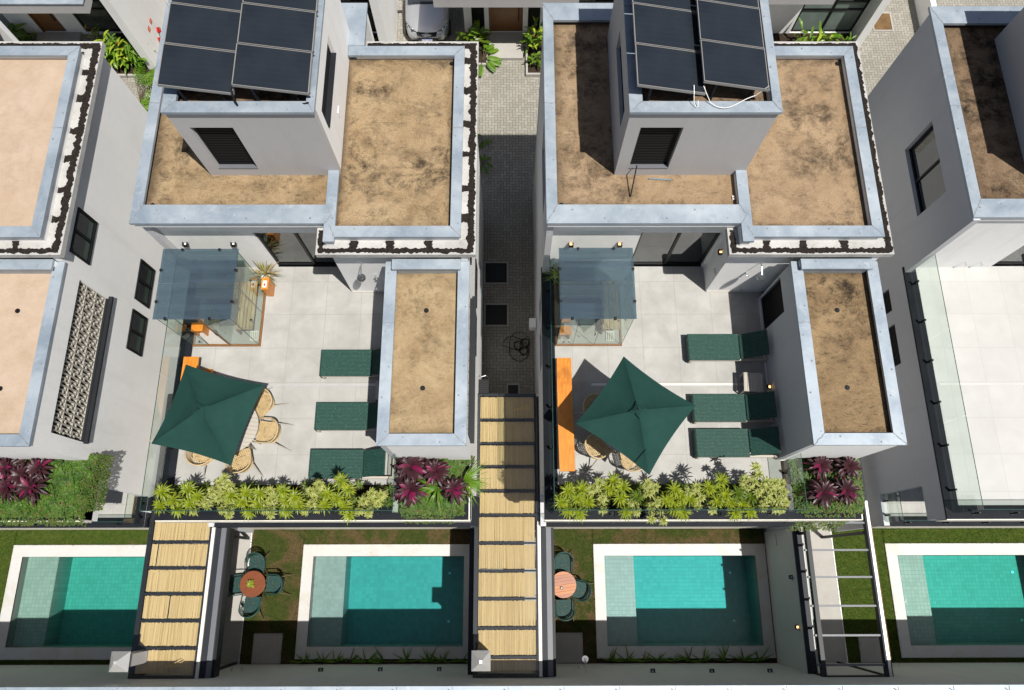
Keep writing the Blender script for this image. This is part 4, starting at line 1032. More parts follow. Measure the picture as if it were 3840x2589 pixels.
for k, (x, z) in enumerate(((3.87, 2.05), (5.46, 2.1), (7.03, 2.1))): wall_lamp(x, -2.62, z, 0, 1, '%s wall lamp below the pool beside the slatted table' % ('left', 'middle', 'right')[k])
wall_lamp(7.96, -0.17, 2.0, -1, 0, 'unlit lamp on the grey wall right of the turquoise pool')
wall_lamp(7.96, -1.48, 2.05, -1, 0, 'lit lamp on the grey wall right of the turquoise pool', True)
m = MB(); m.box(7.935, 0.72, 0.45, 7.96, 1.02, 1.05); tag(m.build('wall_cover_plate', 'gardenwall'), 'pale cover plate on the wall at the top right of the turquoise pool', 'cover plate')
m = MB(); m.box(4.965, 6.86, 6.75, 4.99, 7.02, 7.2); tag(m.build('meter_box', 'wall'), 'white meter box on the return wall beside the right sliding door', 'box')

def shower(x, y, z, ny, label, taps=((0.0, -0.5),), r=0.10):
    t = thing('wall_shower', label, 'shower', (x, y, z - 1.0), 'outdoor wall showers')
    m = MB(); m.tube([(x, y, z + 0.05), (x, y + ny * 0.12, z + 0.10), (x, y + ny * 0.30, z + 0.05), (x, y + ny * 0.33, z)], 0.012, 6); m.build('shower_arm', 'chrome', t)
    m = MB(); m.cyl((x, y + ny * 0.33), r, z - 0.03, z - 0.01, 18); m.cyl((x, y + ny * 0.33), 0.03, z - 0.01, z + 0.03, 10, 0.015); m.build('shower_head', 'chrome', t)
    for dx_, dz_ in taps:
        m = MB(); m.bar((x + dx_, y, z + dz_), (x + dx_, y + ny * 0.08, z + dz_), 0.04, 0.04); m.bar((x + dx_ - 0.035, y + ny * 0.08, z + dz_), (x + dx_ + 0.035, y + ny * 0.08, z + dz_), 0.015, 0.015); m.build('tap', 'chrome', t)
    return t
shower(X1(-3.42), 6.80, 7.95, -1, 'chrome outdoor shower on the white wall of the left terrace', ((0.22, -0.62), (0.22, -0.75)))
shower(X2(-3.22), 6.80, 7.98, -1, 'chrome outdoor shower on the white wall of the right terrace', ((-0.15, -0.52),))
shower(-8.02, -2.62, 2.0, 1, 'garden shower on the shaded wall near the four chair table', ((0.35, -0.3), (0.6, -0.4)), 0.09)
shower(2.05, -2.62, 2.0, 1, 'garden shower on the shaded wall near the slatted table', ((-0.1, -0.8),), 0.09)
def tap(x, y, z, nx, ny, label):
    m = MB(); e_ = Vector((x + nx * 0.09, y + ny * 0.09, z)); m.bar((x, y, z), tuple(e_), 0.02, 0.02); m.bar((e_.x, e_.y, z - 0.05), (e_.x, e_.y, z + 0.03), 0.02, 0.02); m.bar((e_.x - 0.03, e_.y, z + 0.035), (e_.x + 0.03, e_.y, z + 0.035), 0.012, 0.012)
    return tag(m.build('garden_tap', 'chrome'), label, 'tap')
tap(X1(-3.33), 6.80, 6.55, 0, -1, 'small chrome tap low on the left terrace shower wall')
tap(X2(-3.33) + 0.1, 6.80, 6.55, 0, -1, 'small chrome tap low on the right terrace shower wall')
tap(11.15, -2.62, 0.9, 0, 1, 'chrome tap on the shaded wall under the open pergola')
m = MB(); m.box(-3.775, 9.62, 9.62, -3.755, 9.80, 9.75); tag(m.build('wall_socket', 'cerwhite'), 'small white socket plate on the right wall of the left tower', 'socket')

# ---------------------------------------------------------------- terrace furniture
def make_lounger():
    """head end at +x, 1.95 long, origin at floor below the middle of the seat"""
    t = thing('sun_lounger', 'x', 'sun lounger', (0, 0, 0), 'green wicker sun loungers')
    zs = 0.30
    m = MB(); m.box(-0.98, -0.335, zs - 0.05, 0.25, 0.335, zs); m.box(-1.0, -0.335, zs - 0.26, -0.98, 0.335, zs)
    m.build('seat', 'wicker', t, bevel=0.012)
    m = MB()
    a = Vector((0.27, 0, zs)); b = Vector((0.27 + 0.56, 0, zs + 0.40)); m.bar(a, b, 0.62, 0.03, (0, 0, 1))
    m.build('backrest', 'wicker', t, bevel=0.01)
    for y in (-0.31, 0.31):
        m = MB(); m.box(-0.96, y - 0.025, zs - 0.11, 1.0, y + 0.025, zs - 0.055); m.build('side_rail', 'beige', t)
    m = MB(); m.box(0.93, -0.285, zs - 0.11, 1.0, 0.285, zs - 0.056); m.build('head_rail', 'beige', t)
    for x in (-0.93, 0.93):
        for y in (-0.31, 0.31):
            m = MB(); m.box(x - 0.03, y - 0.03, 0.0, x + 0.03, y + 0.03, zs - 0.11); m.build('leg', 'beige', t)
    m = MB(); m.bar((0.62, 0, zs - 0.06), (0.62, 0, zs + 0.2), 0.03, 0.03); m.bar((0.62, -0.25, zs + 0.0), (0.62, 0.25, zs + 0.0), 0.02, 0.02); m.build('back_support', 'dark', t)
    return t
L0 = make_lounger()
spots = [(-3.60, 4.85, 'farthest sun lounger on the left terrace, half under the roof block'), (-3.62, 3.53, 'middle sun lounger on the left terrace'), (-3.67, 2.40, 'nearest sun lounger on the left terrace, beside the purple planter'),
         (5.36, 5.24, 'farthest sun lounger on the right terrace, apart from the other two'), (5.37, 3.72, 'middle sun lounger on the right terrace, touched by the parasol corner'), (5.37, 2.88, 'nearest sun lounger on the right terrace')]
for k, (x, y, lb) in enumerate(spots):
    o = L0 if k == 0 else dup(L0); o['label'] = lb; o.location = (x, y, T)
for k, (x, y, rz, lb) in enumerate(((-2.98, 4.13, 0, 'slatted side table between the two far loungers of the left terrace'), (5.83, 4.31, R(-4), 'square slatted side table between the loungers of the right terrace'))):
    t = thing('side_table', lb, 'side table', (0, 0, 0), 'taupe side tables')
    m = MB(); w_ = 0.46
    for i in range(7):
        xx = -w_ / 2 + 0.02 + i * (w_ - 0.04) / 7; m.box(xx + 0.004, -w_ / 2 + 0.02, 0.42, xx + (w_ - 0.04) / 7 - 0.004, w_ / 2 - 0.02, 0.44)
    m.box(-w_ / 2, -w_ / 2, 0.415, -w_ / 2 + 0.018, w_ / 2, 0.442); m.box(w_ / 2 - 0.018, -w_ / 2, 0.415, w_ / 2, w_ / 2, 0.442)
    m.box(-w_ / 2 + 0.018, -w_ / 2, 0.415, w_ / 2 - 0.018, -w_ / 2 + 0.018, 0.442); m.box(-w_ / 2 + 0.018, w_ / 2 - 0.018, 0.415, w_ / 2 - 0.018, w_ / 2, 0.442)
    m.build('tabletop', 'beige', t)
    m = MB(); m.box(-w_ / 2, -w_ / 2, 0, -w_ / 2 + 0.03, w_ / 2, 0.03); m.box(w_ / 2 - 0.03, -w_ / 2, 0, w_ / 2, w_ / 2, 0.03); m.box(-w_ / 2 + 0.03, -w_ / 2, 0, w_ / 2 - 0.03, -w_ / 2 + 0.03, 0.03); m.box(-w_ / 2 + 0.03, w_ / 2 - 0.03, 0, w_ / 2 - 0.03, w_ / 2, 0.03)
    m.build('base_frame', 'beige', t)
    for a in (-1, 1):
        for b in (-1, 1):
            m = MB(); m.box(a * 0.215 - 0.014, b * 0.215 - 0.014, 0.03, a * 0.215 + 0.014, b * 0.215 + 0.014, 0.415); m.build('leg', 'beige', t)
    t.location = (x, y, T); t.rotation_euler.z = rz

def parasol(corners, apex, zc_, base, label, loops):
    cx, cy = apex[0], apex[1]
    t = thing('parasol', label, 'parasol', (cx, cy, T), 'square dark green parasols')
    m = MB(); N = 14
    za = apex[2]
    cs = [Vector((*c, zc_)) for c in corners]; A = Vector((cx, cy, za))
    def edge(i, u):
        a, b = cs[i], cs[(i + 1) % 4]; p = a.lerp(b, u); mid = (A - p); mid.z = 0
        return p + mid * (0.22 * u * (1 - u)) + Vector((0, 0, -0.06 * 4 * u * (1 - u) * 0.3))
    idx = {}
    def vid(p):
        k = tuple(round(q, 5) for q in p)
        if k not in idx: idx[k] = len(m.v); m.v.append(tuple(p))
        return idx[k]
    for i in range(4):
        for a in range(N):
            for b in range(8):
                def P(u, v):
                    e_ = edge(i, u); q = e_.lerp(A, v)
                    q.z -= 0.05 * math.sin(PI * v) * (4 * u * (1 - u)) ** 0.8 + 0.0
                    return q
                u0, u1, v0, v1 = a / N, (a + 1) / N, b / 8 * 0.94, (b + 1) / 8 * 0.94
                m.f.append((vid(P(u0, v0)), vid(P(u1, v0)), vid(P(u1, v1)), vid(P(u0, v1)))); m.mi.append(0)
    cn = m.build('canopy', 'canvas', t)
    sd = cn.modifiers.new('thickness', 'SOLIDIFY'); sd.thickness = 0.006
    # vent flap above the apex
    m = MB(); r_ = 0.20
    ring = []
    for i in range(4):
        c = (cs[i] - A); c.z = 0; c = c.normalized() * r_
        ring.append(Vector((cx + c.x, cy + c.y, za - 0.03))); n2 = (cs[(i + 1) % 4] - A); n2.z = 0; n2 = n2.normalized() * r_
        q = (c + n2) * 0.5 * 0.72; ring.append(Vector((cx + q.x, cy + q.y, za - 0.015 + 0.02 * (i % 2))))
    for i in range(8): m.quad(ring[i], ring[(i + 1) % 8], (cx, cy, za + 0.075))
    v_ = m.build('vent', 'canvas', t); sd = v_.modifiers.new('thickness', 'SOLIDIFY'); sd.thickness = 0.005
    m = MB(); m.cyl((cx, cy), 0.02, za + 0.06, za + 0.11, 10, 0.012); m.build('finial', 'dark', t)
    m = MB(); pts = []
    for i in range(21):
        a = 2 * PI * i / 20; rr = 0.085 + 0.01 * math.sin(3 * a); pts.append((cx + rr * math.cos(a), cy + rr * math.sin(a), za + 0.055 - 0.0))
    m.tube(pts, 0.003, 4); m.build('cord', 'wickerback', t)
    m = MB(); m.cyl((cx, cy), 0.022, T, za + 0.02, 12); m.build('pole', 'dark', t)
    m = MB(); m.cyl((cx, cy), 0.25, T, T + 0.05, 24); m.cyl((cx, cy), 0.04, T + 0.05, T + 0.25, 12); m.build('base', 'dark', t)
    for i in range(4):
        m = MB(); c = cs[i]; m.bar((cx, cy, za - 0.06), (c.x * 0.97 + cx * 0.03, c.y * 0.97 + cy * 0.03, zc_ - 0.03), 0.015, 0.02); m.build('rib', 'dark', t)
        m = MB(); mid = A.lerp(c, 0.5); m.bar((cx, cy, za - 0.62), (mid.x, mid.y, mid.z - 0.10), 0.012, 0.012); m.build('strut', 'dark', t)
    if loops:
        m = MB(); p0 = A.lerp(cs[loops], 0.62); q = edge((loops + 3) % 4, 0.80)
        a_ = p0 + Vector((0, 0, 0.03)); b_ = q + Vector((0, 0, 0.02)); sd_ = Vector((0.02, 0.02, 0))
        m.tube([b_, b_.lerp(a_, 0.5), a_ - sd_ * 0.5, a_ + sd_, b_.lerp(a_, 0.45) + sd_, b_], 0.004, 4)
        m.build('tie_strap', 'black', t)
    return t
parasol([(-7.02, 4.30), (-7.52, 2.57), (-5.79, 2.11), (-5.27, 3.84)], (-6.41, 3.21, 8.72), 8.30, None, 'green canvas parasol over the left cane dining set', 0)
parasol([(2.48, 4.47), (1.39, 2.99), (2.89, 1.90), (3.97, 3.37)], (2.66, 3.19, 8.72), 8.30, None, 'green canvas parasol over the right cane dining set, corners pointing up and down', 2)

for x, y, rz, lb in ((-6.41, 3.21, R(-6), 'round slatted dining table under the left parasol'), (2.66, 3.19, R(80), 'round slatted dining table hidden under the right parasol')):
    t = thing('dining_table', lb, 'table', (0, 0, 0), 'round slatted dining tables')
    m = MB(); n = 13; Rr = 0.62
    for i in range(n):
        y0_ = -Rr + 2 * Rr * i / n + 0.003; y1_ = -Rr + 2 * Rr * (i + 1) / n - 0.003; pl = []
        k = 6
        ys_ = [y0_ + (y1_ - y0_) * j / k for j in range(k + 1)]
        rgt = [(math.sqrt(max(0, Rr * Rr - q * q)), q) for q in ys_]; m.prism([(-a, b) for a, b in rgt][::-1] + rgt, 0.725, 0.745) if False else m.prism(rgt + [(-a, b) for a, b in rgt][::-1], 0.725, 0.745)
    m.build('tabletop', 'beige', t)
    m = MB(); m.cyl((0, 0), 0.60, 0.70, 0.722, 32); m.build('apron', 'beige', t)
    for a in range(4):
        an = PI / 4 + a * PI / 2; m = MB(); m.bar((0.38 * math.cos(an), 0.38 * math.sin(an), 0.70), (0.50 * math.cos(an), 0.50 * math.sin(an), 0), 0.045, 0.045); m.build('leg', 'beige', t)
    t.location = (x, y, T); t.rotation_euler.z = rz

def make_chair(kind):
    """armchair facing -y, seat centre at the origin"""
    cane = kind == 'cane'
    t = thing('armchair', 'x', 'armchair', (0, 0, 0), 'cane armchairs under the parasols' if cane else 'green garden armchairs')
    fm, wm, bm_, lm = ('caneframe', 'cane', 'caneframe', 'beige') if cane else ('wickerback', 'wickerblue', 'wickerback', 'stem')
    zs = 0.43; w_ = 0.235
    poly = [(-w_, -0.25), (w_, -0.25)]
    for i in range(9):
        a = PI * i / 8; poly.append((w_ * math.cos(a), 0.10 + 0.16 * math.sin(a)))
    m = MB(); m.prism(poly, zs - 0.012, zs); m.build('seat', wm, t)
    m = MB(); pts = [(*p, zs - 0.02) for p in poly] + [(*poly[0], zs - 0.02)]; m.tube(pts, 0.015, 6); m.build('seat_frame', fm, t)
    # arm and back hoop
    hoop = [(-0.275, -0.27, 0.60), (-0.285, -0.10, 0.63), (-0.285, 0.05, 0.66)]
    for i in range(1, 12):
        a = PI - PI * i / 12; hoop.append((0.285 * math.cos(a), 0.06 + 0.25 * math.sin(a), 0.67 + 0.09 * math.sin(a)))
    hoop += [(0.285, 0.05, 0.66), (0.285, -0.10, 0.63), (0.275, -0.27, 0.60)]
    m = MB(); m.tube(hoop, 0.017, 8); m.build('arm_hoop', fm, t, smooth=True)
    low = []
    for (x, y, z) in hoop: low.append((x * 0.90, y * 0.92 - 0.005, zs + 0.07))
    m = MB(); m.tube(low[2:-2], 0.010, 6); m.build('back_rail', fm, t, smooth=True)
    m = MB(); hh = hoop[2:-2]; ll = low[2:-2]
    for i in range(len(hh) - 1):
        for j in range(4):
            u = (j + 0.5) / 4
            a = Vector(hh[i]).lerp(Vector(hh[i + 1]), u); b = Vector(ll[i]).lerp(Vector(ll[i + 1]), u); m.bar(a, b, 0.011, 0.006, (0.3, 0.2, 1))
    m.build('back_weave', bm_, t)
    for sx in (-1, 1):
        m = MB(); m.tube([(sx * 0.27, -0.27, 0.615), (sx * 0.25, -0.26, 0.42), (sx * 0.245, -0.27, 0.0)], 0.014, 6, 0.010); m.build('leg', lm, t)
        m = MB(); m.tube([(sx * 0.23, 0.16, 0.42), (sx * 0.27, 0.30, 0.2), (sx * 0.30, 0.42, 0.0)], 0.017, 6, 0.011); m.build('leg', lm, t)
    return t
cc = make_chair('cane'); used = [0]
def place(proto, used_, x, y, z, tx, ty, label, group=None, twist=0.0):
    o = proto if not used_[0] else dup(proto); used_[0] += 1
    o.location = (x, y, z); o.rotation_euler.z = math.atan2(ty - y, tx - x) + PI / 2 + twist; o['label'] = label
    return o
for x, y, tx, ty, lb in ((-5.64, 3.12, -6.41, 3.21, 'cane armchair at the right side of the left dining table, fully in view'), (-5.86, 3.80, -6.41, 3.21, 'cane armchair behind the right corner of the left parasol'),
                     (-6.20, 2.45, -6.41, 3.21, 'cane armchair nearest the plants at the left dining table'), (-7.08, 2.62, -6.41, 3.21, 'cane armchair poking out at the bottom left of the left parasol'),
                     (2.03, 2.76, 2.66, 3.19, 'shaded cane armchair at the lower left of the right parasol'), (2.82, 2.47, 2.66, 3.19, 'sunlit cane armchair under the bottom corner of the right parasol'), (2.02, 3.66, 2.66, 3.19, 'cane armchair peeping out at the upper left of the right parasol')):
    place(cc, used, x, y, T, tx, ty, lb)
gc = make_chair('green'); used = [0]
for x, y, tx, ty, lb, tw in ((-7.67, 0.24, -7.65, -0.34, 'green armchair behind the red brown round garden table', 0), (-7.07, -0.36, -7.65, -0.34, 'green armchair on the pool side of the red brown table', 0),
                         (-8.22, -0.38, -7.65, -0.34, 'green armchair on the path side of the red brown table', 0.05), (-7.70, -0.96, -7.65, -0.34, 'green armchair in front of the red brown round table', 0),
                         (1.62, 0.24, 1.60, -0.38, 'green armchair behind the slatted pink brown table', 0), (2.10, -0.55, 1.60, -0.38, 'green armchair on the pool side of the slatted table', 0.1), (1.62, -1.07, 1.60, -0.38, 'green armchair in front of the slatted pink brown table', 0)):
    place(gc, used, x, y, 0.02, tx, ty, lb, twist=tw)
def round_garden_table(x, y, planks, label, rz):
    t = thing('garden_table', label, 'table', (0, 0, 0), 'round garden tables')
    Rr = 0.375
    if planks:
        n = 8
        for i in range(n):
            m = MB(); y0_ = -Rr + 2 * Rr * i / n + 0.0025; y1_ = -Rr + 2 * Rr * (i + 1) / n - 0.0025; k = 6
            ys_ = [y0_ + (y1_ - y0_) * j / k for j in range(k + 1)]; rgt = [(math.sqrt(max(0, Rr * Rr - q * q)), q) for q in ys_]
            m.prism(rgt + [(-a, b) for a, b in rgt][::-1], 0.72, 0.745); m.build('plank', ('plankwood', 'plankwood2')[(i * 5 // 3) % 2], t)
        m = MB(); m.cyl((0, 0), 0.345, 0.70, 0.718, 28); m.build('sub_top', 'tablewood', t)
    else:
        m = MB(); m.cyl((0, 0), Rr, 0.715, 0.745, 40); m.build('tabletop', 'tablewood', t, bevel=0.005)
    for a in range(4):
        an = PI / 4 + a * PI / 2; m = MB(); m.bar((0.22 * math.cos(an), 0.22 * math.sin(an), 0.70), (0.30 * math.cos(an), 0.30 * math.sin(an), 0), 0.035, 0.035); m.build('leg', 'tablewood', t)
    t.location = (x, y, 0.02); t.rotation_euler.z = rz
round_garden_table(-7.64, -0.34, False, 'red brown round garden table with a small potted plant on it', R(30))
round_garden_table(1.59, -0.38, True, 'round table of pink brown planks with a black cup on it', R(8))
t = thing('cup', 'small round black cup on the slatted garden table', 'cup', (1.53, -0.47, 0.765))
m = MB(); m.cyl((1.53, -0.47), 0.038, 0.766, 0.80, 18, 0.045); m.build('body', 'black', t)
m = MB(); m.cyl((1.53, -0.47), 0.03, 0.80, 0.804, 14); m.build('filling', 'beige', t)
t = thing('potted_plant', 'small bright green potted plant on the red brown round table', 'plant', (-7.67, -0.33, 0.765))
m = MB(); m.cyl((-7.67, -0.33), 0.04, 0.766, 0.83, 14, 0.055); m.build('pot', 'terracotta', t)
m = MB()
for k in range(46):
    a = rng.random() * 6.28; r_ = rng.random() * 0.05
    leaf(m, (-7.67 + r_ * math.cos(a) + 0.01, -0.33 + r_ * math.sin(a) * 1.4, 0.83 + rng.random() * 0.08), (math.cos(a), math.sin(a), 0.7 * rng.random()), 0.06 + 0.05 * rng.random(), 0.035, 0.3, 0, 3, False, 0.1)
m.build('foliage', 'dgreen', t)

# benches
t = thing('bench', 'long orange varnished wooden bench along the left edge of the right terrace', 'bench', (1.31, 3.55, T), 'orange varnished benches')
m = MB(); pl = [(1.145, 2.20), (1.50, 2.20), (1.50, 2.9), (1.49, 3.4), (1.475, 3.9), (1.485, 4.4), (1.48, 4.92), (1.13, 4.92), (1.125, 4.2), (1.13, 3.5), (1.135, 2.8)]
m.prism(pl, T + 0.40, T + 0.45); m.build('seat', 'benchwood', t, bevel=0.006)
for y in (2.5, 4.6):
    m = MB(); m.box(1.19, y - 0.03, T, 1.43, y + 0.03, T + 0.40); m.build('leg', 'benchwood', t)
t = thing('bench', 'orange wooden bench half hidden behind the left parasol', 'bench', (-7.68, 4.3, T), 'orange varnished benches')
m = MB(); m.prism([(-7.86, 2.9), (-7.5, 2.9), (-7.49, 3.9), (-7.50, 4.96), (-7.86, 4.96), (-7.87, 4.0)], T + 0.40, T + 0.45); m.build('seat', 'benchwood', t, bevel=0.006)
for y in (3.2, 4.62):
    m = MB(); m.box(-7.82, y - 0.03, T, -7.54, y + 0.03, T + 0.40); m.build('leg', 'benchwood', t)
m = MB(); m.box(-7.46, 4.50, T, -7.26, 4.72, T + 0.22); tag(m.build('step_stool', 'benchwood', bevel=0.006), 'low orange wooden block beside the half hidden bench', 'stool')

# glass saunas
def sauna(x0, y0, w_, d_, h_, label, door_open):
    t = thing('glass_sauna', label, 'sauna cabin', (x0 + w_ / 2, y0 + d_ / 2, T), 'glass sauna cabins')
    x1, y1, z0, z1 = x0 + w_, y0 + d_, T, T + h_
    for (a, b, c, d) in ((x0, y0, x1, y0 + 0.05), (x0, y1 - 0.05, x1, y1), (x0, y0 + 0.05, x0 + 0.05, y1 - 0.05), (x1 - 0.05, y0 + 0.05, x1, y1 - 0.05)):
        m = MB(); m.box(a, b, z0 + 0.001, c, d, z0 + 0.06); m.build('base_rail', 'railwood', t)
    g = 0.008
    def pane(a, b, c, d, zz0=z0 + 0.06, zz1=z1 - 0.01, nm='glass_wall', mt='glassgreen'):
        m = MB(); m.box(a, b, zz0, c, d, zz1); return m.build(nm, mt, t)
    xm = x0 + 0.42; xd = x0 + 0.95; ym = y0 + d_ * 0.52
    pane(x0 + 0.02, y0 + 0.02, xm - 0.004, y0 + 0.02 + g); pane(xd + 0.004, y0 + 0.02, x1 - 0.02, y0 + 0.02 + g)
    pane(x1 - 0.02 - g, y0 + 0.03, x1 - 0.02, ym - 0.004); pane(x1 - 0.02 - g, ym + 0.004, x1 - 0.02, y1 - 0.03)
    pane(x0 + 0.02, y0 + 0.03, x0 + 0.02 + g, ym - 0.004); pane(x0 + 0.02, ym + 0.004, x0 + 0.02 + g, y1 - 0.03)
    pane(x0 + 0.03, y1 - 0.03, x1 - 0.03, y1 - 0.03 + g)
    m = MB()
    if door_open: m.bar((xd, y0 + 0.02, z0 + 0.06 + (h_ - 0.1) / 2), (xd + 0.02, y0 + 0.55, z0 + 0.06 + (h_ - 0.1) / 2), g, h_ - 0.12)
    else: m.bar((xm, y0 + 0.024, z0 + 0.06 + (h_ - 0.1) / 2), (xd, y0 + 0.024, z0 + 0.06 + (h_ - 0.1) / 2), g, h_ - 0.12)
    dr = m.build('glass_door', 'glassgreen', t)
    m = MB(); hx = xd - 0.08 if not door_open else xd + 0.02; m.bar((hx, y0 - 0.02, z0 + 0.95), (hx, y0 - 0.02, z0 + 1.1), 0.02, 0.02); m.build('handle', 'black', dr)
    # dark vertical post and the edges of the panes
    for (a, b) in ((xm, y0 + 0.024), (xd, y0 + 0.024), (x1 - 0.024, y0 + 0.024), (x1 - 0.024, ym), (x1 - 0.024, y1 - 0.026), (x0 + 0.024, y0 + 0.024), (x0 + 0.024, y1 - 0.026)):
        m = MB(); m.box(a - 0.005, b - 0.005, z0 + 0.06, a + 0.005, b + 0.005, z1 - 0.012); m.build('glass_joint', 'glassedge', t)
    if door_open: m = MB(); m.box(xd - 0.02, y0 + 0.0, z0 + 0.06, xd + 0.012, y0 + 0.019, z1 - 0.012); m.build('door_post', 'railwood', t)
    m = MB(); m.box(x0 - 0.02, y0 - 0.02, z1, x1 + 0.02, y0 + d_ * 0.5 - 0.003, z1 + 0.01); m.build('roof_pane', 'glassroof', t)
    m = MB(); m.box(x0 - 0.02, y0 + d_ * 0.5 + 0.003, z1, x1 + 0.02, y1 + 0.02, z1 + 0.01); m.build('roof_pane', 'glassroof', t)
    for (a, b) in ((x0 + 0.25, y0), (x1 - 0.45, y0), (x0 + 0.42, y1), (x1 - 0.42, y1), (x0, y0 + 0.4), (x0, y1 - 0.5), (x1, y0 + 0.4), (x1, y1 - 0.5)):
        m = MB(); m.box(a - 0.03, b - 0.03, z1 - 0.06, a + 0.03, b + 0.03, z1 + 0.022); m.build('clamp', 'black', t, bevel=0.006)
    # inside: slatted floor, L bench
    m = MB(); m.box(x0 + 0.05, y0 + 0.05, z0 + 0.002, x1 - 0.05, y1 - 0.05, z0 + 0.02); m.build('floor', 'concrete', t)
    for k in range(5):
        m = MB(); xx = x1 - 0.52 + k * 0.09; m.box(xx, y0 + 0.30, z0 + 0.42, xx + 0.075, y1 - 0.10, z0 + 0.45); m.build('bench_slat', 'deckwood', t)
    for k in range(5):
        m = MB(); yy = y1 - 0.55 + k * 0.09; m.box(x0 + 0.08, yy, z0 + 0.421, x1 - 0.54, yy + 0.075, z0 + 0.449); m.build('bench_slat', 'deckwood', t)
    m = MB(); m.box(x1 - 0.52, y0 + 0.30, z0 + 0.02, x1 - 0.49, y1 - 0.6, z0 + 0.42); m.box(x0 + 0.08, y1 - 0.55, z0 + 0.02, x1 - 0.54, y1 - 0.52, z0 + 0.42); m.build('bench_front', 'railwood', t)
    for (a, b, c) in ((x1 - 0.012, y0 + 0.42, 0.8), (x1 - 0.012, y1 - 0.35, 1.1), (x0 + 0.3, y0 + 0.012, 0.35)):
        m = MB(); m.cyl((a, b), 0.028, z0 + c, z0 + c + 0.012, 12); m.build('vent_disc', 'chrome', t)
    return t
sauna(1.14, 5.35, 1.65, 1.68, 2.10, 'glass sauna cabin with closed door on the right terrace', False)
sauna(-7.87, 5.35, 1.68, 1.66, 2.10, 'glass sauna cabin with open door on the left terrace', True)
for (x, y, lb) in ((-7.64, 5.72, 'orange wooden stool inside the left glass sauna'), (1.36, 5.62, 'orange wooden stool inside the right glass sauna')):
    t = thing('stool', lb, 'stool', (x, y, T), 'orange sauna stools')
    m = MB(); m.box(x - 0.14, y - 0.11, T + 0.40, x + 0.14, y + 0.11, T + 0.44); m.build('seat', 'benchwood', t)
    for a in (-0.11, 0.11): m = MB(); m.box(x + a - 0.015, y - 0.10, T + 0.021, x + a + 0.015, y + 0.10, T + 0.40); m.build('leg', 'benchwood', t)
for (x, y, lb) in ((-6.36, 5.62, 'slatted floor grate in the left glass sauna'), (2.50, 5.60, 'slatted floor grate in the right glass sauna')):
    m = MB()
    for k in range(5): m.box(x - 0.10 + k * 0.045, y - 0.13, T + 0.045, x - 0.075 + k * 0.045, y + 0.13, T + 0.06)
    m.box(x - 0.10, y - 0.13, T + 0.022, x + 0.105, y - 0.10, T + 0.045); m.box(x - 0.10, y + 0.10, T + 0.022, x + 0.105, y + 0.13, T + 0.045)
    tag(m.build('floor_grate', 'cream'), lb, 'grate')
# orange planter box beside the left sauna
t = thing('wooden_cabinet', 'orange wooden cabinet with a white tray beside the left sauna', 'cabinet', (-6.02, 6.80, T))
m = MB(); m.box(-6.15, 6.68, T, -5.99, 6.98, T + 0.50); m.build('body', 'benchwood', t, bevel=0.008)
m = MB(); m.box(-6.16, 6.67, T + 0.50, -5.98, 6.99, T + 0.52); m.build('top', 'benchwood', t, bevel=0.004)
m = MB(); m.box(-6.12, 6.72, T + 0.521, -6.02, 6.90, T + 0.53); tag(m.build('tray', 'cerwhite', bevel=0.004), 'small white tray on the orange cabinet', 'tray')
m = MB(); m.box(-6.09, 6.76, T + 0.531, -6.05, 6.82, T + 0.545); tag(m.build('soap_dish', 'red'), 'tiny red dish on the white tray', 'dish')
def spiky(x, y, z, n, ln, label, mats, pot=True, lean=(0, 0)):
    t = thing('potted_plant', label, 'plant', (x, y, z))
    if pot: m = MB(); m.cyl((x, y), 0.09, z, z + 0.18, 14, 0.12); m.build('pot', 'cerwhite', t)
    for q, (mt, k) in enumerate(mats):
        m = MB()
        for i in range(int(n * k)):
            a = rng.random() * 6.28; e_ = 0.3 + rng.random() * 1.0
            leaf(m, (x, y, z + 0.18), (math.cos(a) * math.cos(e_) + lean[0], math.sin(a) * math.cos(e_) + lean[1], math.sin(e_)), ln * (0.5 + 0.6 * rng.random()), 0.018, 0.8, 0, 4, False, 0.1)
        m.build('foliage', mt, t)
    return t
spiky(-6.20, 7.22, T, 60, 0.55, 'spiky half dry potted plant behind the orange cabinet', (('dgreen2', 0.5), ('dryleaf', 0.6)))
spiky(0.98 + 0.25, 7.18, T, 50, 0.50, 'spiky potted plant squeezed behind the right glass sauna', (('dgreen', 0.8), ('dryleaf', 0.25)))
spiky(1.75, 7.25, T, 40, 0.5, 'thin leaved potted plant against the wall behind the right sauna', (('dgreen2', 0.8),))
spiky(-7.2, 7.22, T, 46, 0.55, 'thin leaved potted plant against the wall behind the left sauna', (('dgreen2', 0.8), ('dryleaf', 0.3)))

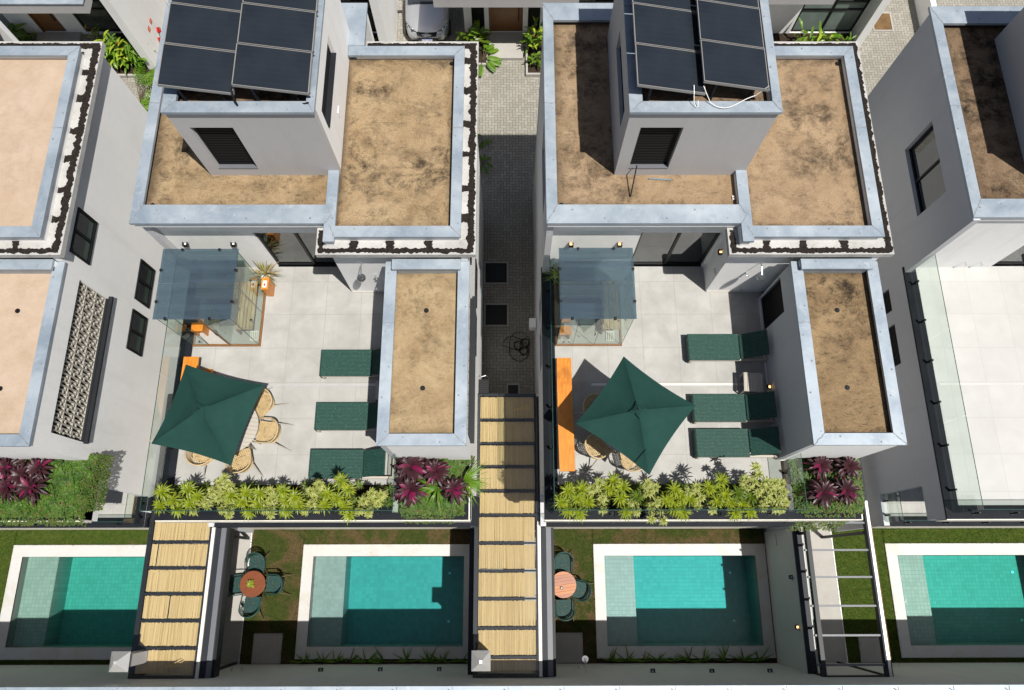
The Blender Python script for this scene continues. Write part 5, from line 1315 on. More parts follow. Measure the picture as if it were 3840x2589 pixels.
# ---------------------------------------------------------------- plants
def z_at(): return T
def dracaena(pts_, label, varieg, grp='dracaena plants along the terrace fronts'):
    bx_ = sum(p[0] for p in pts_) / len(pts_)
    t = thing('dracaena', label, 'plant', (bx_, 1.68, T - 0.02), grp)
    ms = MB(); ml = MB()
    for (px_, py_, pz_) in pts_:
        b0 = (bx_ + (px_ - bx_) * 0.5, 1.68, T - 0.02)
        mid = ((b0[0] + px_) / 2, 1.66, T + (pz_ - T) * 0.6)
        ms.tube([b0, mid, (px_, py_, pz_)], 0.012, 5, 0.008)
        tx, ty = (rng.random() - .5) * 0.3, (py_ - 1.62) * 0.9
        if varieg:
            rosette(ml, (px_, py_, pz_), 0.16, 22, 0.036, True, 0.05, 0.7, 3, (tx, ty))
            for k in range(2):
                q = Vector(mid).lerp(Vector((px_, py_, pz_)), 0.35 + 0.32 * k); rosette(ml, q, 0.14, 9, 0.032, True, -0.1, 0.6, 1)
        else:
            rosette(ml, (px_, py_, pz_), 0.25, 30, 0.031, False, 0.05, 0.7, 3, (tx, ty))
            q = Vector(mid).lerp(Vector((px_, py_, pz_)), 0.6); rosette(ml, q, 0.20, 8, 0.026, False, -0.2, 0.7, 1)
    mf = MB()
    xs_ = [p[0] for p in pts_]; x0_, x1_ = min(xs_) - 0.12, max(xs_) + 0.12
    for k in range(int(2 + (x1_ - x0_) * 9)):
        q = (x0_ + (x1_ - x0_) * rng.random(), 1.50 + 0.42 * rng.random(), T + 0.12 + 0.25 * rng.random())
        mf.tube([(q[0], min(1.9, max(1.5, q[1])), T - 0.02), q], 0.009, 4); rosette(mf, q, 0.17, 14, 0.026, False, 0.1, 0.7, 2)
    mf.build('low_foliage', 'dgreen2', t)
    ms.build('stem', 'stem', t)
    ml.build('foliage', ['dlime', 'dcream'] if varieg else (['dgreen'] if rng.random() < GREENER else ['dgreen2']), t)
    return t
G, V = 0, 1
GREENER = 0.85
row1 = [(-7.92, 1.75, G), (-7.91, 1.44, G), (-7.66, 1.56, G), (-7.50, 1.36, G), (-7.33, 1.80, G), (-7.11, 1.65, G), (-7.26, 1.48, G), (-7.14, 1.33, V), (-7.0, 1.6, V), (-6.78, 1.75, V), (-6.86, 1.45, V), (-6.64, 1.95, V), (-6.53, 2.05, V), (-6.6, 1.6, V), (-6.40, 1.86, V), (-6.34, 1.65, G), (-6.5, 1.36, V), (-6.34, 1.24, V),
        (-6.07, 1.51, G), (-6.0, 1.72, G), (-5.88, 1.30, G), (-5.71, 1.45, G), (-5.70, 1.70, G), (-5.53, 1.36, V), (-5.39, 1.24, V), (-5.46, 1.76, V), (-5.44, 1.55, V), (-5.18, 1.76, G), (-5.09, 1.54, G), (-4.90, 1.62, G), (-5.05, 1.33, G), (-4.80, 1.45, G), (-4.54, 1.75, V), (-4.36, 1.90, V), (-4.50, 1.47, V), (-4.62, 1.33, V), (-4.33, 1.37, V), (-4.16, 1.69, G), (-4.2, 1.45, G),
        (-3.94, 1.58, G), (-3.87, 1.98, G), (-3.68, 1.80, G), (-3.75, 1.42, G), (-3.64, 1.24, G), (-3.41, 1.33, V), (-3.32, 1.54, V), (-3.15, 1.70, V), (-3.20, 1.27, V), (-3.0, 1.47, V), (-2.93, 1.67, V), (-3.05, 1.58, V)]
row2 = [(1.17, 1.5, G), (1.33, 1.76, G), (1.53, 1.60, G), (1.63, 1.80, G), (1.32, 1.32, G), (1.56, 1.26, G), (1.77, 1.49, G), (1.86, 1.80, V), (2.04, 1.93, V), (2.10, 1.60, V), (2.11, 1.34, V), (2.26, 1.83, G), (2.37, 1.98, G), (2.50, 1.60, G), (2.62, 1.30, G), (2.57, 1.83, G), (2.90, 1.63, G), (2.86, 1.29, V), (2.75, 1.5, V),
        (3.15, 1.92, V), (3.16, 1.71, V), (3.31, 1.83, V), (3.33, 1.50, V), (3.19, 1.14, V), (3.45, 1.10, V), (3.2, 1.4, V), (3.56, 1.55, G), (3.73, 1.36, G), (3.75, 1.78, G), (3.90, 1.64, G), (3.70, 1.5, G), (3.91, 1.26, G), (4.09, 1.58, G), (4.26, 1.84, V), (4.34, 1.60, V), (4.24, 1.40, V), (4.1, 1.75, V), (4.53, 1.83, G), (4.84, 1.98, G), (4.71, 1.53, G), (4.58, 1.33, V), (4.9, 1.66, G),
        (5.0, 1.50, G), (5.08, 1.26, G), (5.28, 1.46, G), (5.42, 1.28, G), (5.20, 1.70, G), (5.48, 1.62, G), (5.40, 2.02, V), (5.66, 2.27, V), (5.70, 2.12, V), (5.58, 1.95, V), (5.78, 1.85, V), (5.64, 1.72, V), (5.85, 1.96, V), (6.04, 1.93, V), (6.20, 1.90, V), (5.98, 1.74, V), (5.86, 1.56, V), (6.10, 1.55, V), (6.23, 1.72, V), (6.25, 1.48, V), (6.02, 1.36, V), (5.75, 1.38, V), (6.15, 1.34, V)]
def plant_row(row, side):
    # neighbouring heads of one kind form one plant
    groups = []; cur = []
    for h_ in row:
        if cur and (h_[2] != cur[0][2] or len(cur) >= 5): groups.append(cur); cur = []
        cur.append(h_)
    groups.append(cur)
    cntg = {G: 0, V: 0}; tot = {G: sum(1 for g in groups if g[0][2] == G), V: sum(1 for g in groups if g[0][2] == V)}
    ords = ['first', 'second', 'third', 'fourth', 'fifth', 'sixth', 'seventh', 'eighth', 'ninth', 'tenth', 'eleventh', 'twelfth']
    for g in groups:
        v = g[0][2]; k = cntg[v]; cntg[v] += 1
        tall = max(p[1] for p in g)
        lb = '%s %s dracaena from the left in the %s terrace front planter' % (ords[k], 'cream edged' if v else 'plain green', side)
        pts3 = []
        for x, y, _ in g:       # taller stems stand further back
            hgt = 0.45 + 1.0 * max(0.0, min(1.0, (y - 1.15) / 0.85)) + 0.12 * rng.random(); f = (CAMH - T - hgt) / (CAMH - 6.7)
            pts3.append((x * f, y * f, T + hgt))
        dracaena(pts3, lb, bool(v))
plant_row(row1, 'left'); GREENER = 0.65; plant_row(row2, 'right')

def cordyline(x, y, z, label, pink=0.2, s=1.0, n=30):
    pink *= 0.35; s *= 1.18; n = int(n * 1.3)
    t = thing('cordyline', label, 'plant', (x, y, z - 0.35), 'purple cordylines in the corner planters')
    m = MB(); m.tube([(x, y, z - 0.35), (x + 0.01, y, z)], 0.015, 6, 0.012); m.build('stem', 'stem', t)
    m = MB(); mp = MB()
    for L in range(3):
        k = n // 3
        for i in range(k):
            a = 2 * PI * (i + rng.random() * 0.6) / k + L; el = 0.10 + 0.38 * L
            tgt = mp if rng.random() < pink * (1 + L) * 0.5 else m
            leaf(tgt, (x, y, z + 0.03 * L), (math.cos(a) * math.cos(el), math.sin(a) * math.cos(el), math.sin(el)), s * (0.36 - 0.06 * L) * (0.8 + 0.4 * rng.random()), s * 0.075 * (0.8 + 0.4 * rng.random()), 0.8, (rng.random() - .5) * 0.6, 6, False, 0.12, 0.5)
    m.build('foliage', 'cordy', t)
    if mp.f: mp.build('young_leaves', 'cordypink', t)
    return t
corner = ['back left', 'back right', 'front left', 'front right', 'middle']
for k, (x, y, s_, p_) in enumerate(((-2.28, 2.30, 1.15, 0.05), (-1.71, 2.20, 1.0, 0.3), (-2.28, 1.78, 1.0, 0.4), (-1.27, 1.80, 0.9, 0.25))): cordyline(x, y, T + 0.42, '%s purple cordyline in the planter below the middle bathroom roof' % corner[k], p_, s_, 30)
for k, (x, y, s_, p_) in enumerate(((7.17, 2.34, 0.9, 0.2), (7.82, 2.32, 0.9, 0.12), (7.13, 1.70, 1.0, 0.2), (7.68, 1.76, 0.95, 0.1))): cordyline(x, y, T + 0.42, '%s purple cordyline in the planter right of the right terrace' % corner[k], p_, s_, 30)
for k, (x, y, s_, p_) in enumerate(((-11.60, 2.30, 0.9, 0.5), (-10.86, 2.30, 0.9, 0.1), (-11.50, 1.86, 0.9, 0.2), (-10.95, 1.86, 1.0, 0.4), (-11.20, 2.12, 0.95, 0.15))): cordyline(x, y, T + 0.42, '%s purple cordyline in the planter of the leftmost house' % corner[k], p_, s_, 28)

def cover(x0, x1, y0, y1, label, n, over=()):
    """creeping ground cover, mounded, spilling over some edges"""
    m = MB()
    def put(x, y, z, s_, mi):
        m.cur = mi; a = rng.random() * 6.28; e_ = rng.random() * 0.9 - 0.1
        leaf(m, (x, y, z), (math.cos(a), math.sin(a), e_), s_, s_ * 0.8, 0.4, 0, 2, False, 0.1, 0.5)
    for _ in range(n):
        x = x0 + rng.random() * (x1 - x0); y = y0 + rng.random() * (y1 - y0)
        ed = min(x - x0, x1 - x, y - y0, y1 - y)
        hgt = 0.16 + 0.10 * math.sin(x * 7 + y * 3) * math.sin(y * 6) ; hgt *= min(1, 0.4 + ed * 3)
        put(x, y, T + 0.02 + hgt * (0.5 + 0.5 * rng.random()), 0.045 + 0.035 * rng.random(), 0 if rng.random() > 0.12 + (0.25 if ed < 0.15 else 0) else 1)
    for (a, b, c, d, zz, k) in over:
        for _ in range(k):
            u = rng.random(); v = rng.random() ** 1.6; x = a + (c - a) * u; y = b + (d - b) * u
            put(x + (rng.random() - 0.5) * 0.05 + v * zz[0], y + v * zz[1] + (rng.random() - .5) * 0.03, T + 0.06 - v * zz[2] + 0.05 * rng.random(), 0.03 + 0.02 * rng.random(), 1 if rng.random() < 0.5 else 0)
    return tag(m.build('ground_cover', ['cover', 'coverbrown']), label, 'ground cover', kind='stuff')
cover(-2.52, -1.06, 1.26, 2.62, 'dense creeping leaves filling the planter of the left parasol house', 5200, [(-2.5, 1.2, -1.3, 1.2, (0, -0.10, 0.45), 500), (-1.0, 2.4, -1.0, 2.6, (0.14, 0.03, 0.2), 260)])
cover(6.62, 8.20, 1.30, 2.62, 'dense creeping leaves filling the planter of the right parasol house', 5200, [(6.8, 1.22, 8.0, 1.22, (0.0, -0.28, 1.2), 900), (8.2, 1.4, 8.22, 2.5, (0.16, 0, 0.3), 200)])
cover(-12.4, -9.84, 1.22, 2.66, 'dense creeping hedge filling the planter of the leftmost house', 11000, [(-9.86, 1.35, -9.78, 2.66, (0.16, 0.05, 0.5), 2200), (-12.4, 1.15, -9.9, 1.15, (0, -0.10, 0.3), 900)])

def lily(x, y, label, dirn, n=44, ln=0.75):
    t = thing('grass_clump', label, 'plant', (x, y, T), 'long leaved grass clumps')
    m = MB()
    for i in range(n):
        a = dirn + (rng.random() - .5) * 2.4; e_ = 0.5 + 0.5 * rng.random()
        leaf(m, (x, y, T + 0.28), (math.cos(a) * math.cos(e_), math.sin(a) * math.cos(e_), math.sin(e_)), ln * (0.5 + 0.6 * rng.random()), 0.022, 1.5, 0, 7, False, 0.15, 0.3)
    m.build('foliage', 'heli', t)
    m = MB()
    for i in range(4):
        a = dirn + (rng.random() - .5) * 2.8
        leaf(m, (x, y, T + 0.28), (math.cos(a), math.sin(a), 0.6), ln * 0.7, 0.016, 1.6, 0, 6, False, 0.1, 0.3)
    m.build('dry_foliage', 'dryleaf', t)
lily(-1.66, 1.85, 'arching grass clump in the middle of the planter below the bathroom roof', -2.4, 40, 0.62)
lily(-1.08, 2.02, 'arching grass clump spilling over the bamboo pergola', 0.0, 56, 0.72)

def lanky(x, y, label, z0=0.03, n=9, ln=0.47, grp='strap leaved plants below the garden wall'):
    t = thing('strap_leaf_plant', label, 'plant', (x, y, z0), grp)
    m = MB()
    for i in range(n):
        a = rng.random() * PI * 1.2 - 0.1 * PI; e_ = 0.4 + rng.random() * 0.9
        leaf(m, (x + (rng.random() - .5) * 0.08, y, z0), (math.cos(a) * math.cos(e_), abs(math.sin(a)) * math.cos(e_) * 0.9, math.sin(e_)), ln * (0.6 + 0.7 * rng.random()), 0.038, 0.7, 0, 5, False, 0.15, 0.3)
    m.build('foliage', 'heli', t)
ordn = ['first', 'second', 'third', 'fourth', 'fifth', 'sixth', 'seventh', 'eighth', 'ninth', 'tenth']
for k, x in enumerate((-6.1, -5.56, -5.2, -4.78, -4.26, -3.77, -3.06, -2.4, -2.02, -1.41)): lanky(x, -2.55, '%s strap leaved plant from the left below the pool of the four chair garden' % ordn[k], n=7 + int(rng.random() * 6))
for k, x in enumerate((3.01, 3.48, 4.0, 4.38, 4.85, 5.32, 5.75, 6.36, 6.93, 7.4)): lanky(x, -2.55, '%s strap leaved plant from the left below the pool of the slatted table garden' % ordn[k], n=7 + int(rng.random() * 6))

def broad(x, y, label, n=16, h_=1.2, ln=0.55, wd=0.13, mats=('heli',), flowers=0, z0=0.05, spread=0.35, grp='leafy courtyard plants'):
    t = thing('leafy_shrub', label, 'plant', (x, y, z0), grp)
    ms = MB(); mm = [MB() for _ in mats]; mf = MB()
    for i in range(n):
        a = rng.random() * 6.28; r_ = spread * math.sqrt(rng.random()); px_, py_ = x + r_ * math.cos(a), y + r_ * math.sin(a); hh = h_ * (0.5 + 0.5 * rng.random())
        ms.tube([(x + (px_ - x) * .4, y + (py_ - y) * .4, z0), (px_, py_, z0 + hh)], 0.010, 4, 0.006)
        for k in range(4):
            b = rng.random() * 6.28; e_ = 0.1 + rng.random() * 0.9; q = z0 + hh * (0.45 + 0.18 * k)
            leaf(mm[int(rng.random() * len(mats))], (px_, py_, q), (math.cos(b) * math.cos(e_), math.sin(b) * math.cos(e_), math.sin(e_)), ln * (0.6 + 0.5 * rng.random()), wd * (0.7 + 0.5 * rng.random()), 0.8, (rng.random() - .5), 5, False, 0.15, 0.45)
        if i < flowers:
            for k in range(8): leaf(mf, (px_, py_, z0 + hh + 0.02), (rng.random() - .5, rng.random() - .5, 0.6), 0.09, 0.035, 0.3, 0, 2)
    ms.build('stem', 'stem', t)
    for k, mt in enumerate(mats): mm[k].build('foliage', mt, t)
    if mf.f: mf.build('flowers', 'flower', t)
    return t
def monstera(x, y, label, n=11, R_=0.75, dirn=0.0, z0=0.05):
    """split leaved philodendron"""
    t = thing('split_leaf_plant', label, 'plant', (x, y, z0), 'split leaved philodendrons')
    m = MB(); ms = MB()
    for i in range(n):
        a = dirn + (rng.random() - .5) * 4.5; e_ = 0.45 + 0.5 * rng.random(); L_ = R_ * (0.7 + 0.4 * rng.random())
        d = Vector((math.cos(a) * math.cos(e_), math.sin(a) * math.cos(e_), math.sin(e_))); p = Vector((x, y, z0)) + d * L_ * 0.75
        ms.tube([(x, y, z0), tuple(p)], 0.009, 4)
        d2 = Vector((d.x, d.y, 0.0)).normalized(); sd_ = Vector((-d2.y, d2.x, 0))
        for k in range(9):
            q = p + d2 * (k * 0.055 * R_ / 0.75) + Vector((0, 0, -0.012 * k))
            for sgn in (-1, 1): leaf(m, q, sd_ * sgn + d2 * (0.55 + 0.1 * k) + Vector((0, 0, 0.1)), 0.20 * R_ / 0.75 * (1 - abs(k - 3.5) * 0.09), 0.045, 0.7, 0, 3, False, 0.05, 0.5)
    ms.build('stem', 'stem', t); m.build('foliage', 'heli', t)
    return t

# ---------------------------------------------------------------- houses across the courtyard
def facing(wx, doorx, winx, can, label, gaps=(), ycan=18.5, yend=18.3, wl=None, wgl='facglass', thick=0.5):
    t = thing('facing_house', label, 'house', (wx - 4.0, 20.3, 0), 'white houses across the courtyard')
    wl = doorx[0] - 0.95 if wl is None else wl
    holes = [(doorx[0], doorx[1], 0.12, 2.45), (winx[0], winx[1], 0.12, 3.6)] + [(g[0], g[1], 0.12, 2.45) for g in gaps]
    m = MB(); slab(m, 'y', 20.0, 20.2, wl, wx - 0.3, 0.0, 5.0, holes)
    m.build('front_wall', 'wall', t)
    m = MB(); m.box(wx - 0.30, yend, 0, wx, 28, 5.6); m.build('side_wall', 'wall', t)
    m = MB(); m.box(wl, 20.2, 5.0, wx - 0.3, 28, 5.1); m.build('roof', 'ledge', t)
    m = MB(); m.box(wl, 20.9, 0, wx - 0.3, 21.0, 5.0); m.build('room_wall', 'wall', t)
    m = MB(); m.box(can[0], ycan, 2.80, can[1], 20.0, 2.80 + thick); m.build('canopy', 'greywall', t)
    m = MB(); m.box(can[0] + 0.0, ycan - 0.03, 2.80 + thick + 0.002, can[1] + 0.02, 20.0, 2.84 + thick); m.build('canopy_flashing', 'cap', t)
    m = MB(); m.box(doorx[0], 20.06, 0.13, doorx[1], 20.12, 2.45); d = m.build('entrance_door', 'doorwood', t)
    m = MB(); m.box(doorx[0] - 0.0, 20.0, 0.12, doorx[0] + 0.07, 20.058, 2.45); m.build('door_frame', 'railwood', d)
    m = MB(); m.box(doorx[1] - 0.18, 20.02, 0.7, doorx[1] - 0.14, 20.05, 1.9); m.build('pull_handle', 'black', d)
    window(t, 'y', 20.0, winx[0], winx[1], 0.12, 3.6, 0.04, -1, mulls=(0.5,), hb=(0.335, 0.45), fr=0.08, name='tall_window', glass=wgl)
    for g in gaps: window(t, 'y', 20.0, g[0], g[1], 0.12, 2.45, 0.05, -1, mulls=(), name='side_light', glass='black')
    return t
M['facglass'] = m_granite('dark_reflecting_glass', (0.035, 0.045, 0.04), (0.085, 0.095, 0.085), 0.12)
M['faccurtain'] = m_granite('curtained_glass', (0.13, 0.17, 0.15), (0.20, 0.24, 0.22), 0.15)
facing(-13.43, (-18.08, -17.12), (-16.40, -13.75), (-20.3, -14.54), 'house across the courtyard at the top left, with fire extinguishers on its side wall', thick=0.44)
facing(-4.41, (-9.6, -8.45), (-7.20, -4.75), (-11.6, -6.0), 'house across the courtyard behind the left solar tower, left of the silver car')
facing(4.61, (-0.78, 0.51), (1.80, 4.28), (-2.63, 2.4), 'house across the courtyard behind the middle passage, with orange brown door', gaps=((-1.43, -0.95), (0.70, 1.16)), ycan=18.76, wl=-1.72, thick=0.7)
facing(13.63, (8.2, 9.4), (10.90, 13.30), (6.4, 11.31), 'house across the courtyard at the top right, with tall black framed window', ycan=18.89, yend=19.45, wgl='faccurtain', thick=0.7)
m = MB(); m.box(-0.78, 18.80, 0.002, 0.52, 20.0, 0.14); tag(m.build('doorstep', 'concrete', bevel=0.01), 'pale concrete doorstep in front of the orange brown door', 'doorstep')
m = MB(); m.box(-18.3, 19.2, 0.002, -16.6, 20.0, 0.14); tag(m.build('doorstep', 'concrete', bevel=0.01), 'pale doorstep below the wooden door at the top left', 'doorstep')
# planting beds with kerbs
for nm, (x0, x1, y0, y1) in (('at the top left by the window', (-15.35, -13.45, 18.0, 19.98)), ('left of the doorstep', (-1.75, -0.82, 18.5, 19.98)), ('right of the doorstep', (0.62, 1.5, 18.05, 19.98)), ('at the top right by the window', (9.5, 13.3, 18.8, 19.98)), ('by the leftmost wall', (-19.6, -18.4, 18.9, 19.98)), ('behind the left tower', (-6.9, -4.75, 18.4, 19.98))):
    t = thing('planting_bed', 'kerbed planting bed %s' % nm, 'planting bed', ((x0 + x1) / 2, (y0 + y1) / 2, 0), 'kerbed beds of the courtyard')
    m = MB(); m.box(x0, y0, 0, x1, y0 + 0.08, 0.15); m.box(x0, y0 + 0.08, 0, x0 + 0.08, y1, 0.15); m.box(x1 - 0.08, y0 + 0.08, 0, x1, y1, 0.15); m.build('kerb', 'concrete', t, bevel=0.015)
    m = MB(); m.box(x0 + 0.08, y0 + 0.08, 0.004, x1 - 0.08, y1, 0.10); m.build('bed_soil', 'soil', t)
broad(-15.0, 18.7, 'lime green leafy shrub left in the top left bed', 24, 1.1, 0.50, 0.13, ('helilime', 'heli'), 2)
broad(-14.5, 18.6, 'tall green ginger shrub in the middle of the top left bed', 28, 1.2, 0.48, 0.10, ('heli', 'heli', 'helilime'), 3)
broad(-13.95, 18.55, 'green leafy shrub right in the top left bed below the fire extinguishers', 28, 1.2, 0.46, 0.09, ('heli',), 1)
broad(-15.55, 19.3, 'small leafy shrub in front of the white pier at the top left', 8, 1.3, 0.34, 0.06, ('heli', 'helilime'), 2, spread=0.25)
monstera(-13.9, 16.9, 'large split leaved plant beside the wall of the leftmost house', 26, 1.15, -0.4)
monstera(-14.0, 16.2, 'lower split leaved plant at the corner of the leftmost house', 18, 1.0, -0.9)
broad(-19.0, 19.4, 'broad banana like plant left of the top left door', 8, 0.9, 0.8, 0.22, ('heli',), 0, spread=0.3)
broad(-18.45, 19.3, 'dark broad leaved plant beside the top left door', 8, 0.7, 0.5, 0.16, ('dgreen2',), 0, spread=0.25)
broad(-16.95, 18.95, 'small lime leafed plant on the doorstep edge at the top left', 4, 0.5, 0.4, 0.08, ('helilime', 'heli'), 0, spread=0.1)
broad(-1.35, 19.35, 'dark broad leaved shrub left of the orange brown door', 12, 1.0, 0.5, 0.17, ('dgreen2', 'heli'), 0)
monstera(-1.05, 18.75, 'split leaved plant left of the middle doorstep', 16, 0.6, -0.9)
broad(0.98, 19.2, 'tall leafy shrub with red flower right of the orange brown door', 18, 1.35, 0.42, 0.085, ('heli', 'heli', 'helilime'), 2)
broad(1.1, 18.5, 'lower leafy shrub in the rounded bed right of the doorstep', 9, 0.6, 0.3, 0.08, ('heli',), 0, spread=0.25)
broad(11.9, 19.2, 'bright green shrub below the top right window', 9, 1.0, 0.5, 0.12, ('heli', 'helilime'), 0)
broad(11.0, 19.2, 'dark green shrub left below the top right window', 9, 0.9, 0.45, 0.1, ('heli', 'dgreen2'), 0)
broad(12.9, 19.2, 'small shrub right below the top right window', 6, 0.7, 0.35, 0.08, ('heli',), 0, spread=0.2)
broad(-5.2, 18.9, 'green plant between the left tower and the carport wall', 7, 0.7, 0.4, 0.1, ('heli', 'dgreen2'), 0, spread=0.25)
monstera(-0.98, 14.2, 'spiky plant growing at the foot of the left house wall in the passage', 6, 0.36, 0.2)
monstera(-0.98, 15.2, 'upper small plant at the foot of the left house wall', 5, 0.28, 0.2)

# fire extinguishers on the side wall
for k, (y, z, s_, lb) in enumerate(((19.66, 0.66, 1.0, 'larger red fire extinguisher, right on the white wall at the top left'), (19.36, 0.50, 0.72, 'smaller red fire extinguisher, left on the white wall at the top left'))):
    x = -13.43 + 0.10
    t = thing('fire_extinguisher', lb, 'fire extinguisher', (x, y, z - 0.3), 'fire extinguishers on the courtyard wall')
    m = MB(); m.cyl((x, y), 0.075 * s_, z - 0.42 * s_, z, 16); m.cyl((x, y), 0.075 * s_, z, z + 0.06 * s_, 16, 0.03 * s_); m.build('cylinder', 'red', t, smooth=False)
    m = MB(); m.cyl((x, y), 0.0765 * s_, z - 0.30 * s_, z - 0.10 * s_, 16); m.build('label_band', 'cerwhite', t)
    m = MB(); m.bar((x - 0.04 * s_, y, z + 0.09 * s_), (x + 0.10 * s_, y, z + 0.13 * s_), 0.02, 0.02); m.bar((x, y, z + 0.05 * s_), (x, y, z + 0.12 * s_), 0.03, 0.03); m.build('handle', 'red', t)
    m = MB(); pts = [(x + 0.03, y - 0.12 * s_ * math.sin(a), z + 0.07 * s_ - 0.10 * s_ * (1 - math.cos(a))) for a in [i * 2 * PI / 12 for i in range(13)]]; m.tube(pts, 0.011 * s_, 5); m.build('hose', 'black', t)
for k, (y, z, lb) in enumerate(((19.69, 1.07, 'upper red extinguisher sign on the white wall'), (19.32, 1.09, 'lower red extinguisher sign on the white wall'))):
    t = thing('safety_sign', lb, 'sign', (-13.43, y, z), 'red extinguisher signs')
    m = MB(); m.box(-13.429, y - 0.085, z - 0.085, -13.42, y + 0.085, z + 0.085); m.build('plate', 'red', t)
    m = MB(); m.box(-13.4195, y - 0.045, z - 0.045, -13.418, y + 0.045, z + 0.045); m.build('symbol_field', 'yellow', t)
    m = MB(); m.box(-13.4175, y - 0.018, z - 0.03, -13.416, y + 0.018, z + 0.03); m.build('symbol', 'red', t)

# things in the passages
for x0, x1, y0, y1, mt, lb in ((-0.85, -0.10, 9.58, 10.32, 'black', 'upper black manhole cover in the middle passage'), (-0.83, -0.09, 8.03, 8.76, 'black', 'lower black manhole cover in the middle passage'),
                           (-0.06, 0.28, 5.58, 5.92, 'black', 'small black manhole cover just behind the middle pergola'), (14.30, 15.0, 20.22, 21.0, 'rust', 'rusty steel cover plate in the paving at the top right')):
    t = thing('manhole_cover', lb, 'manhole cover', ((x0 + x1) / 2, (y0 + y1) / 2, 0), 'square covers in the paving')
    m = MB(); f = 0.05
    m.box(x0 - f, y0 - f, 0.001, x1 + f, y0, 0.02); m.box(x0 - f, y1, 0.001, x1 + f, y1 + f, 0.02); m.box(x0 - f, y0, 0.001, x0, y1, 0.02); m.box(x1, y0, 0.001, x1 + f, y1, 0.02); m.build('frame', 'concrete', t)
    m = MB(); m.box(x0 + 0.005, y0 + 0.005, 0.001, x1 - 0.005, y1 - 0.005, 0.014); m.build('cover', mt, t)
m = MB(); pts = []
for i in range(90):
    a = i * 0.55; rr = 0.16 + 0.13 * math.sin(i * 0.83) + (0.22 if i < 18 else 0); pts.append((0.42 + rr * math.cos(a) - (0.18 if i < 18 else 0), 7.25 + rr * 1.1 * math.sin(a), 0.03 + 0.012 * (i % 7)))
m.tube(pts, 0.011, 5); tag(m.build('cable_coil', 'black'), 'tangled black cable lying in the shaded middle passage', 'cable')
t = thing('utility_box', 'small white box on the left wall of the right parasol house', 'box', (0.80, 7.25, 2.3)); m = MB(); m.box(0.60, 7.1, 2.2, 0.80, 7.4, 2.5); m.build('case', 'cerwhite', t)
m = MB(); m.box(0.595, 7.13, 2.23, 0.599, 7.37, 2.47); m.build('lid', 'cerwhite', t)
t = thing('condenser_unit', 'black outdoor unit tucked against the left house wall by the pergola', 'air conditioner', (-0.75, 5.1, 1.9))
m = MB(); m.box(-0.92, 5.0, 2.2, -0.62, 5.45, 2.55); m.build('case', 'black', t); m = MB(); m.tube([(-0.62, 5.5, 2.5), (-0.72, 5.56, 2.6), (-0.9, 5.5, 2.6)], 0.02, 6); m.build('pipe', 'chrome', t)
for k in range(6): m = MB(); m.box(-0.90, 5.03 + 0.065 * k, 2.551, -0.64, 5.05 + 0.065 * k, 2.56); m.build('fin', 'dark', t)
m = MB(); m.box(16.1, 17.0, 0, 16.3, 30, 0.9); tag(m.build('boundary_wall', 'wall'), 'low pale wall along the paved lane at the top right', 'wall')

